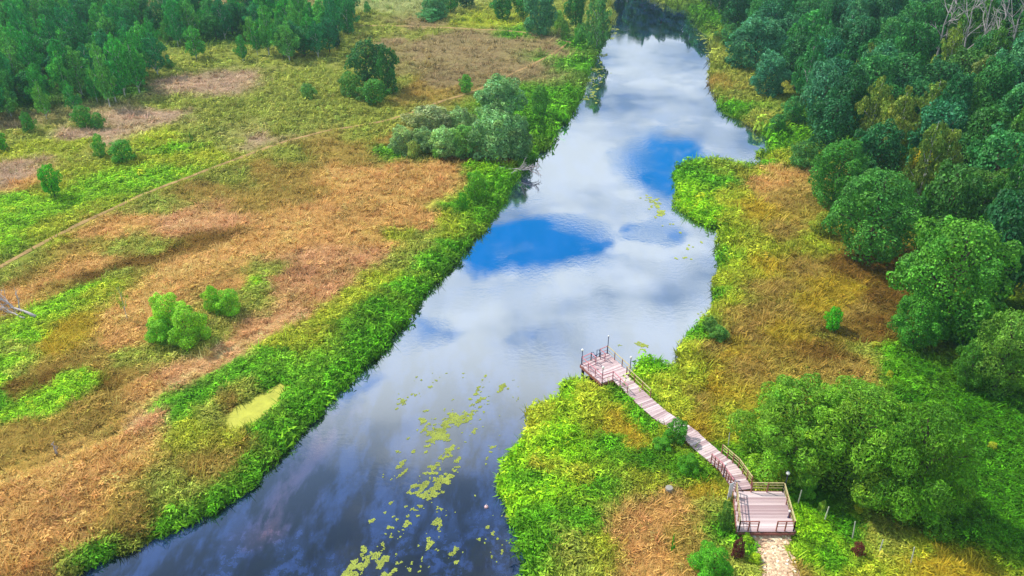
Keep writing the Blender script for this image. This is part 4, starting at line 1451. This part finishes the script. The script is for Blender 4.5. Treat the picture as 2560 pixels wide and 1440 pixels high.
LEFTW = world_poly([(-260, 330), (-60, 318), (90, 300), (210, 285), (320, 275), (385, 225), (412, 180), (400, 140), (330, 120), (360, 60), (330, 20), (280, -25), (-260, -25)])
GROVE = world_poly([(395, 122), (450, 118), (540, 112), (600, 98), (645, 140), (740, 156), (835, 150), (845, 95), (880, 60), (870, 20), (740, 18), (640, 38), (560, 55), (470, 60), (400, 90)])
TOPL = world_poly([(360, 20), (420, 40), (500, 35), (580, 20), (590, -30), (330, -30)])
BN = lambda k: 'birch_tree' if k == 'birch' else 'broadleaf_tree'
BW = lambda k, c: 'slender birch' if k == 'birch' else 'rounder dark tree'
plant_wood('L', wood(LEFTW, 5.6, pick_left, '', None, '', '', 3), BN, BW, 'the left wood', 'trees of the left wood', 26, (0.85, 1.3, 1.3))
plant_wood('G', wood(GROVE, 5.2, pick_left, '', None, '', '', 4), BN, BW, 'the upper grove', 'trees of the upper grove', 22, (0.85, 1.3, 1.3))
plant_wood('T', wood(TOPL, 6.5, pick_left, '', None, '', '', 5, aymin=-60), BN, BW, 'the top edge trees', 'trees at the top edge between the woods', 26, (0.9, 1.3, 1.25))


def pick_right(r, X, Y, e):
    px_, py_, _ = to_px(X, Y, float(H(X, Y)) + 6)
    c = r.random()
    yel = (2120 < px_) and (180 < py_ < 520)
    if yel and c < 0.30:
        rgb = r.choice([(140, 142, 58), (128, 136, 52), (138, 138, 70)])
    elif px_ > 2350 and c < 0.7:
        rgb = r.choice([(96, 130, 48), (84, 122, 50), (70, 112, 44)])
    else:
        rgb = r.choice([(58, 112, 62), (66, 124, 56), (52, 104, 56), (76, 132, 70), (84, 136, 92), (62, 120, 80)])
    if c < 0.30:
        return 'birch', r.uniform(11, 16), r.uniform(3.0, 4.2), rgb
    return 'broad', r.uniform(10, 15), r.uniform(3.8, 5.4), rgb


RIGHTW = [tuple(at(*p, 1.0)[:2]) for p in [(1760, 20), (1830, 60), (1830, 110), (1900, 180), (1960, 250), (2010, 330), (2040, 400), (2110, 470)]]
RIGHTW += [(56., 100.), (53., 85.), (60., 68.), (75., 60.), (110., 70.), (150., 150.), (215., 300.), (60., 300.)]
plant_wood('R', wood(RIGHTW, 7.2, pick_right, '', None, '', '', 9, rmin=0.62, aymin=-60), lambda k: 'pointed_tree' if k == 'birch' else 'broadleaf_tree',
           lambda k, c: ('yellowing ' if c[0] > c[1] * 0.97 else '') + ('pointed tree' if k == 'birch' else 'round tree'), 'the right forest', 'trees of the right forest', 34, (0.88, 1.2, 1.15))
FARW = [(46., 300.), (44., 316.), (-10., 316.), (-10., 330.), (110., 335.), (120., 300.)]
plant_wood('F', wood(FARW, 7.5, lambda r, X, Y, e: ('broad', r.uniform(15, 20), r.uniform(4, 5.5), (50, 104, 60)), '', None, '', '', 12, lim=(1400, 1900), aymin=-140),
           lambda k: 'broadleaf_tree', lambda k, c: 'tall dark tree', 'the far bank, mirrored at river head', 'trees of the far bank', 26, (0.9, 1.2, 1.1))
HAZE_TINT = None


def fallen(seed, base_px, tip_px, rise, rad, lb):
    p, q = land_at(*base_px), at(*tip_px, 0.5)
    L_ = float(np.linalg.norm(q - p))
    a, b = dead_tree(seed, L_, rad, 0.42, 3)
    th = thing('fallen_tree', (p[0], p[1], p[2] + 0.35), lb, 'fallen tree')
    d = Vector(q - p); d.z = rise
    th.rotation_euler = d.to_track_quat('Z', 'Y').to_euler()
    a.build('trunk', 'dead_wood', th, smooth=True)
    b.build('branches', 'dead_wood', th)


fallen(811, (1252, 424), (1338, 436), 0.2, 0.26, 'fallen bare tree reaching from the left bank over the water')
fallen(812, (1275, 440), (1310, 428), 0.4, 0.16, 'short dead limb beside the fallen tree on the bank')
fallen(813, (88, 796), (-6, 768), 0.6, 0.2, 'grey fallen dead tree at the left edge of the meadow')
fallen(814, (60, 800), (8, 790), 0.4, 0.12, 'lower grey dead branch beside the fallen tree at left edge')
p = land_at(142, 1136)
th = thing('dry_stump', tuple(p), 'small grey dry snag sticking out of the tan grass lower left', 'stump')
a, b = dead_tree(820, 1.3, 0.12, 0.7, 2)
a.build('trunk', 'dead_wood', th); b.build('branches', 'dead_wood', th)


# ------------------------------------------------------------------ boardwalk, deck and pier
def lerp(a, b, t):
    return np.asarray(a) * (1 - t) + np.asarray(b) * t


def planks(parent, A, B, C_, D, n, thick=0.05, gap=0.07, over=0.06):
    """n planks from side A-D to side B-C"""
    org = np.array(parent.location)
    for k_ in range(n):
        t0, t1 = (k_ + gap / 2) / n, (k_ + 1 - gap / 2) / n
        o_ = random.uniform(-0.03, 0.03)
        a0, a1, b0, b1 = lerp(A, D, t0), lerp(A, D, t1), lerp(B, C_, t0), lerp(B, C_, t1)
        e = (b0 - a0) / np.linalg.norm(b0 - a0)
        a0, a1, b0, b1 = a0 - e * (over + o_), a1 - e * (over + o_), b0 + e * (over - o_), b1 + e * (over - o_)
        dz = np.array([0, 0, random.uniform(-0.008, 0.008)])
        top = [v_ + dz - org for v_ in (a0, b0, b1, a1)]
        c0 = sum(top) / 4
        top = [v_ - c0 for v_ in top]
        low = [v_ - np.array([0, 0, thick]) for v_ in top]
        me_ = bpy.data.meshes.new('plank')
        me_.from_pydata([tuple(v_) for v_ in low + top], [], [(3, 2, 1, 0), (4, 5, 6, 7), (0, 1, 5, 4), (1, 2, 6, 5), (2, 3, 7, 6), (3, 0, 4, 7)])
        outward(me_)
        me_.materials.append(MATS['weathered_plank'])
        obj('plank', me_, parent, tuple(c0))


def one_beam(name, parent, a, b, w, h, mat):
    org = np.array(parent.location) + (np.array(parent.parent.location) if parent.parent else 0)
    a, b = np.asarray(a, float) - org, np.asarray(b, float) - org
    c = (a + b) / 2
    m_ = MB()
    m_.beam(a - c, b - c, w, h)
    return m_.build(name, mat, parent, tuple(c))


def railing(parent, pts, hgt, spacing, post_mat, rail_mat, levels=(0.45, 0.75), lean=0.0, pw=0.085):
    UP = np.array([0, 0, 1.0])
    parent = obj('railing', None, parent, (0, 0, 0))
    for a, b in zip(pts[:-1], pts[1:]):
        a, b = np.asarray(a, float), np.asarray(b, float)
        n_ = max(1, round(np.linalg.norm(b - a) / spacing))
        for k_ in range(n_ + 1):
            if k_ == n_ and b is not pts[-1] and not np.allclose(b, pts[-1]):
                continue
            q = lerp(a, b, k_ / n_)
            one_beam('post', parent, q - UP * 0.12, q + UP * (hgt + 0.03), pw, pw, post_mat)
        e = (b - a) / np.linalg.norm(b - a) * 0.04
        one_beam('top_rail', parent, a - e + UP * hgt, b + e + UP * hgt, 0.09, 0.045, rail_mat)
        for l_ in levels:
            one_beam('rail', parent, a + UP * hgt * l_, b + UP * hgt * l_, 0.03, 0.05, post_mat if rail_mat != 'pale_rail' else rail_mat)


UPV = np.array([0, 0, 1.0])
TL, TR, BR, BL = DECK
org = (TL + TR + BR + BL) / 4
deck = thing('viewing_deck', (org[0], org[1], DK_Z), 'square grey pink plank viewing deck with railings at the path end', 'deck')
planks(deck, TL, TR, BR, BL, 25)
for nm, a, b in (('skirt_board', BL, BR), ('skirt_board', TL, BL), ('skirt_board', TR, BR), ('skirt_board', TL, TR)):
    out_ = (a + b) / 2 - org
    out_ = out_ / np.linalg.norm(out_) * 0.10
    one_beam(nm, deck, a + out_ - UPV * 0.18, b + out_ - UPV * 0.18, 0.05, 0.24, 'dark_timber')
for u_ in (0.05, 0.5, 0.95):
    for v_ in (0.05, 0.5, 0.95):
        q = lerp(lerp(TL, TR, u_), lerp(BL, BR, u_), v_)
        one_beam('support_post', deck, q - UPV * 0.06, (q[0], q[1], float(H(q[0], q[1])) - 0.3), 0.16, 0.16, 'dark_timber')
ins = lambda q: q + (org - q) * 0.03
RH = 1.05
bt = lerp(TL, TR, 0.33)
railing(deck, [ins(TR), ins(bt)], RH, 1.4, 'dark_timber', 'pale_rail')
railing(deck, [ins(TR), ins(BR)], RH, 1.25, 'dark_timber', 'pale_rail')
railing(deck, [ins(TL), ins(BL)], RH, 1.25, 'dark_timber', 'pale_rail')
railing(deck, [ins(BL), ins(lerp(BL, BR, 0.34))], RH, 0.75, 'dark_timber', 'dark_timber')
railing(deck, [ins(lerp(BL, BR, 0.68)), ins(BR)], RH, 0.75, 'dark_timber', 'dark_timber')

# boardwalk
seg = np.linalg.norm(np.diff(WALK, axis=0), axis=1)
cum = np.concatenate([[0], np.cumsum(seg)])
walk = thing('boardwalk', tuple(WALK[6] - UPV * 0.06), 'narrow bending pale plank boardwalk from the deck to the pier', 'boardwalk')
PITCH_W, HWID = 0.26, 0.88


def walk_pt(s_):
    s_ = min(max(s_, 0), cum[-1])
    i = min(np.searchsorted(cum, s_, side='right') - 1, len(seg) - 1)
    return lerp(WALK[i], WALK[i + 1], (s_ - cum[i]) / seg[i])


def walk_dir(s_):
    d = walk_pt(s_ + 0.7) - walk_pt(s_ - 0.7)
    d[2] = 0
    return d / np.linalg.norm(d)


def walk_side(s_, off):
    d = walk_dir(s_)
    return walk_pt(s_) + np.array([d[1], -d[0], 0]) * off


nW = int(cum[-1] / PITCH_W)
worg = np.array(walk.location)
for k_ in range(nW):
    s0, s1 = k_ * PITCH_W + 0.012, (k_ + 1) * PITCH_W - 0.012
    hw = HWID + random.uniform(-0.025, 0.025)
    dz = UPV * random.uniform(-0.01, 0.01)
    top = [walk_side(s0, -hw) + dz, walk_side(s0, hw) + dz, walk_side(s1, hw) + dz, walk_side(s1, -hw) + dz]
    c0 = sum(top) / 4
    V = [v_ - c0 - UPV * 0.05 for v_ in top] + [v_ - c0 for v_ in top]
    me_ = bpy.data.meshes.new('plank')
    me_.from_pydata([tuple(v_) for v_ in V], [], [(3, 2, 1, 0), (4, 5, 6, 7), (0, 1, 5, 4), (1, 2, 6, 5), (2, 3, 7, 6), (3, 0, 4, 7)])
    outward(me_)
    me_.materials.append(MATS['weathered_plank'])
    obj('plank', me_, walk, tuple(c0 - worg))
for off in (-0.8, 0.8):
    m_ = MB()
    ss = np.linspace(0.1, cum[-1] - 0.1, 30)
    for a_, b_ in zip(ss[:-1], ss[1:]):
        m_.beam(walk_side(a_, off) - worg - UPV * 0.14, walk_side(b_, off) - worg - UPV * 0.14, 0.08, 0.16)
    m_.build('stringer', 'dark_timber', walk)
for s_ in np.arange(0.6, cum[-1], 2.2):
    for off in (-0.75, 0.75):
        q = walk_side(s_, off)
        one_beam('support_post', walk, q - UPV * 0.2, (q[0], q[1], min(float(H(q[0], q[1])), 0.8) - 0.6), 0.12, 0.12, 'wet_pile')
railing(walk, [walk_side(0.35, HWID - 0.02), walk_side(2.6, HWID - 0.02), walk_side(4.6, HWID - 0.02)], 1.0, 0.8, 'dark_timber', 'pale_rail')
railing(walk, [walk_side(0.3, -HWID + 0.02), walk_side(2.6, -HWID + 0.02), walk_side(4.2, -HWID + 0.02)], 1.0, 0.42, 'dark_timber', 'pink_timber')
# which side is which: keep the pale rail on the pier end on the river-bend side
e_ = cum[-1]
railing(walk, [walk_side(e_ - 0.9, HWID - 0.04), walk_side(e_ - 5.2, HWID - 0.04)], 0.95, 1.4, 'dark_timber', 'pale_rail', (0.5,))
railing(walk, [walk_side(e_ - 0.9, -HWID + 0.04), walk_side(e_ - 3.6, -HWID + 0.04)], 0.95, 1.3, 'pink_timber', 'pink_timber', (0.5,))

# pier platform
L_, T_, R_, B_ = PLAT
porg = (L_ + T_ + R_ + B_) / 4
pier = thing('pier_platform', (porg[0], porg[1], PF_Z), 'pinkish plank bathing platform on piles at the river edge', 'pier')
planks(pier, L_, T_, R_, B_, 24)
for a, b in ((L_, T_), (T_, R_), (R_, B_), (B_, L_)):
    out_ = (a + b) / 2 - porg
    out_ = out_ / np.linalg.norm(out_) * 0.10
    one_beam('edge_beam', pier, a + out_ - UPV * 0.2, b + out_ - UPV * 0.2, 0.06, 0.26, 'dark_timber')
for u_ in (0.05, 0.5, 0.95):
    for v_ in (0.05, 0.5, 0.95):
        q = lerp(lerp(L_, T_, u_), lerp(B_, R_, u_), v_)
        m_ = MB()
        m_.tube([(0, 0, -0.06), (0, 0, -2.4)], [0.16, 0.16], 8)
        m_.build('pile', 'wet_pile', pier, tuple(q - np.array(pier.location)))
inp = lambda q: q + (porg - q) * 0.03
railing(pier, [inp(L_), inp(B_), inp(lerp(B_, R_, 0.38))], 0.95, 1.25, 'pink_timber', 'pink_timber', (0.5,))
railing(pier, [inp(T_), inp(R_), inp(lerp(R_, B_, 0.12))], 0.95, 1.25, 'dark_timber', 'pale_rail', (0.5,))
railing(pier, [inp(L_), inp(lerp(L_, T_, 0.36))], 0.95, 0.9, 'pink_timber', 'pink_timber', (0.5,))
railing(pier, [inp(T_), inp(lerp(T_, L_, 0.30))], 0.95, 0.9, 'pink_timber', 'pink_timber', (0.5,))
# ladder bay at the river side of the platform
i_ = (porg - (L_ + T_) / 2)
i_ = i_ / np.linalg.norm(i_)
a, b = lerp(L_, T_, 0.36), lerp(L_, T_, 0.70)
railing(pier, [inp(a), a + i_ * 1.0], 0.95, 1.0, 'pink_timber', 'pink_timber', (0.5,))
railing(pier, [inp(b), b + i_ * 1.0], 0.95, 1.0, 'pink_timber', 'pink_timber', (0.5,))
lad = thing('bathing_ladder', tuple(lerp(a, b, 0.5)), 'violet metal bathing ladder in the gap of the platform railing', 'ladder')
lo = np.array(lad.location)
for t_ in (0.2, 0.8):
    q = lerp(a, b, t_) - i_ * 0.18 - lo
    m_ = MB()
    m_.tube([q + i_ * 0.7 - UPV * 0.02, q + i_ * 0.65 + UPV * 0.85, q + i_ * 0.3 + UPV * 1.0, q + UPV * 0.8, q - UPV * 1.6], [0.035] * 5, 6)
    m_.build('handrail', 'lamp_metal', lad)
for k_ in range(5):
    one_beam('rung', lad, lerp(a, b, 0.2) - i_ * 0.18 + UPV * (0.1 - 0.32 * k_), lerp(a, b, 0.8) - i_ * 0.18 + UPV * (0.1 - 0.32 * k_), 0.05, 0.05, 'lamp_metal')
one_beam('crossbar', lad, lerp(a, b, 0.2) + i_ * 0.47 + UPV * 0.8, lerp(a, b, 0.8) + i_ * 0.47 + UPV * 0.8, 0.05, 0.05, 'lamp_metal')


def lamp(p, h_, lb, r_=0.14, mat='lamp_metal', globe=True):
    th = thing('lamp_post', tuple(p), lb, 'lamp', 'small globe lamps on the boardwalk structures')
    m_ = MB()
    m_.tube([(0, 0, 0), (0, 0, 0.08), (0, 0, 0.1), (0, 0, h_)], [0.09, 0.09, 0.045, 0.04], 8)
    m_.build('pole', mat, th)
    if globe:
        m_ = MB()
        m_.tube([(0, 0, h_ - 0.02), (0, 0, h_ + 0.06)], [0.07, 0.09], 8)
        m_.build('collar', mat, th)
        m_ = MB()
        m_.sphere((0, 0, h_ + r_), r_, 12, 8)
        m_.build('globe', 'lamp_glass', th, smooth=True)


lamp(inp(L_) + i_ * 0.05, 1.75, 'globe lamp at the river side left corner of the pier platform')
lamp(inp(T_) + i_ * 0.05, 2.15, 'tall lamp pole at the farthest corner of the pier platform', 0.10)
lamp(inp(R_), 1.9, 'globe lamp where the boardwalk meets the pier platform')
lamp(inp(B_), 1.8, 'globe lamp at the nearest corner of the pier platform')
lamp(TR + (org - TR) * -0.04, 1.85, 'white globe lamp at the back right corner of near deck', 0.17)
lamp(walk_side(1.9, -HWID - 0.1), 1.35, 'small globe lamp on the stair rail beside the near deck', 0.12)
lamp(lerp(TR, BR, 0.62) + (org - TR) * 0.08, 0.6, 'knee high white bollard lamp on the right side of near deck', 0.11)
# white board leaning on the left of the deck
p = at(1822, 1250, 0.9)
th = thing('white_board', (p[0], p[1], float(H(p[0], p[1]))), 'narrow white board standing at the left side of the deck', 'board', None, 0.5)
m_ = MB(); m_.beam((-0.18, 0, -0.1), (-0.18, 0, 2.0), 0.06, 0.06); m_.build('frame_post', 'white_paint', th)
m_ = MB(); m_.beam((0.18, 0, -0.1), (0.18, 0, 2.0), 0.06, 0.06); m_.build('frame_post', 'white_paint', th)
m_ = MB(); m_.beam((0, 0.0, 0.35), (0, 0.0, 1.95), 0.30, 0.03, (0, 1, 0)); m_.build('panel', 'white_paint', th)
# concrete well ring
p = land_at(1672, 1228)
th = thing('concrete_ring', (p[0], p[1], p[2] + 0.02), 'small pale concrete ring lost in the grass left of the deck', 'concrete ring')
m_ = MB()
m_.tube([(0, 0, -0.1), (0, 0, 0.35)], [0.30, 0.29], 14); m_.build('ring', 'concrete', th)
m_ = MB()
m_.tube([(0, 0, 0.36), (0, 0, 0.42)], [0.33, 0.31], 14); m_.build('lid', 'concrete', th)
# fence stakes
for i, (px_, py_, h_, lb) in enumerate([(1820, 1118, 1.5, 'pale stake standing above the bend of the boardwalk'), (1867, 1172, 1.4, 'pale stake between boardwalk and great willow bush'),
                                        (1898, 1186, 1.4, 'whitish stake just behind the back railing of the deck'), (1994, 1262, 1.6, 'pale stake right of the deck beside the young shrub'),
                                        (2060, 1305, 1.6, 'wooden stake under the small pale shrub right of deck'), (2130, 1350, 1.9, 'white leaning stake in the grass below the great willow bush'),
                                        (2198, 1382, 1.3, 'short pale stake right of the purple shrub'), (2276, 1412, 1.7, 'white leaning stake closest to the bottom edge')]):
    p = land_at(px_, py_)
    th = thing('fence_stake', tuple(p), lb, 'stake', 'stakes of the old fence line')
    th.rotation_euler = (random.uniform(-.05, .05), random.uniform(0.0, .14), random.uniform(0, 3))
    m_ = MB()
    m_.tube([(0, 0, -0.3), (0, 0, h_ * 0.6), (0.02, 0, h_)], [0.055, 0.05, 0.045], 7)
    m_.build('pole', 'stake_wood', th)
    m_ = MB()
    m_.tube([(0.02, 0, h_), (0.02, 0, h_ + 0.06)], [0.055, 0.02], 7)
    m_.build('cap', 'stake_wood', th)
# buoy
p = at(1216, 1268)
th = thing('buoy', (p[0], p[1], 0.05), 'small pinkish float on the water near the lower bank', 'buoy')
m_ = MB(); m_.sphere((0, 0, 0), 0.17, 12, 8, 0.8); m_.build('float', 'buoy_skin', th, smooth=True)
m_ = MB(); m_.tube([(0, 0, 0.15), (0, 0, 0.3)], [0.04, 0.03], 6); m_.build('eyelet', 'white_paint', th)
print('objects', len(bpy.data.objects), 'trees', len(PLACED))

# ------------------------------------------------------------------ the air
HAZE = 0.0002
m_ = MB()
m_.beam((0, -940, 25.5), (0, 940, 25.5), 1880, 60)
hz = m_.mesh('haze', 'white_paint')
hz.materials.clear()
mh, th_, oh = material('haze_air')
pv = nn(th_, 'ShaderNodeVolumePrincipled')
pv.inputs['Color'].default_value = (0.5, 0.82, 1.0, 1)
pv.inputs['Density'].default_value = HAZE
pv.inputs['Anisotropy'].default_value = 0.2
lk(th_, pv.outputs[0], oh.inputs['Volume'])
hz.materials.append(mh)
ho = tag(obj('haze', hz), 'thin bluish haze in the air', 'haze', kind='stuff')
print('triangles', sum(sum(len(p.vertices) - 2 for p in m.polygons) if len(m.polygons) < 5000 else len(m.loops) - 2 * len(m.polygons) for m in bpy.data.meshes))
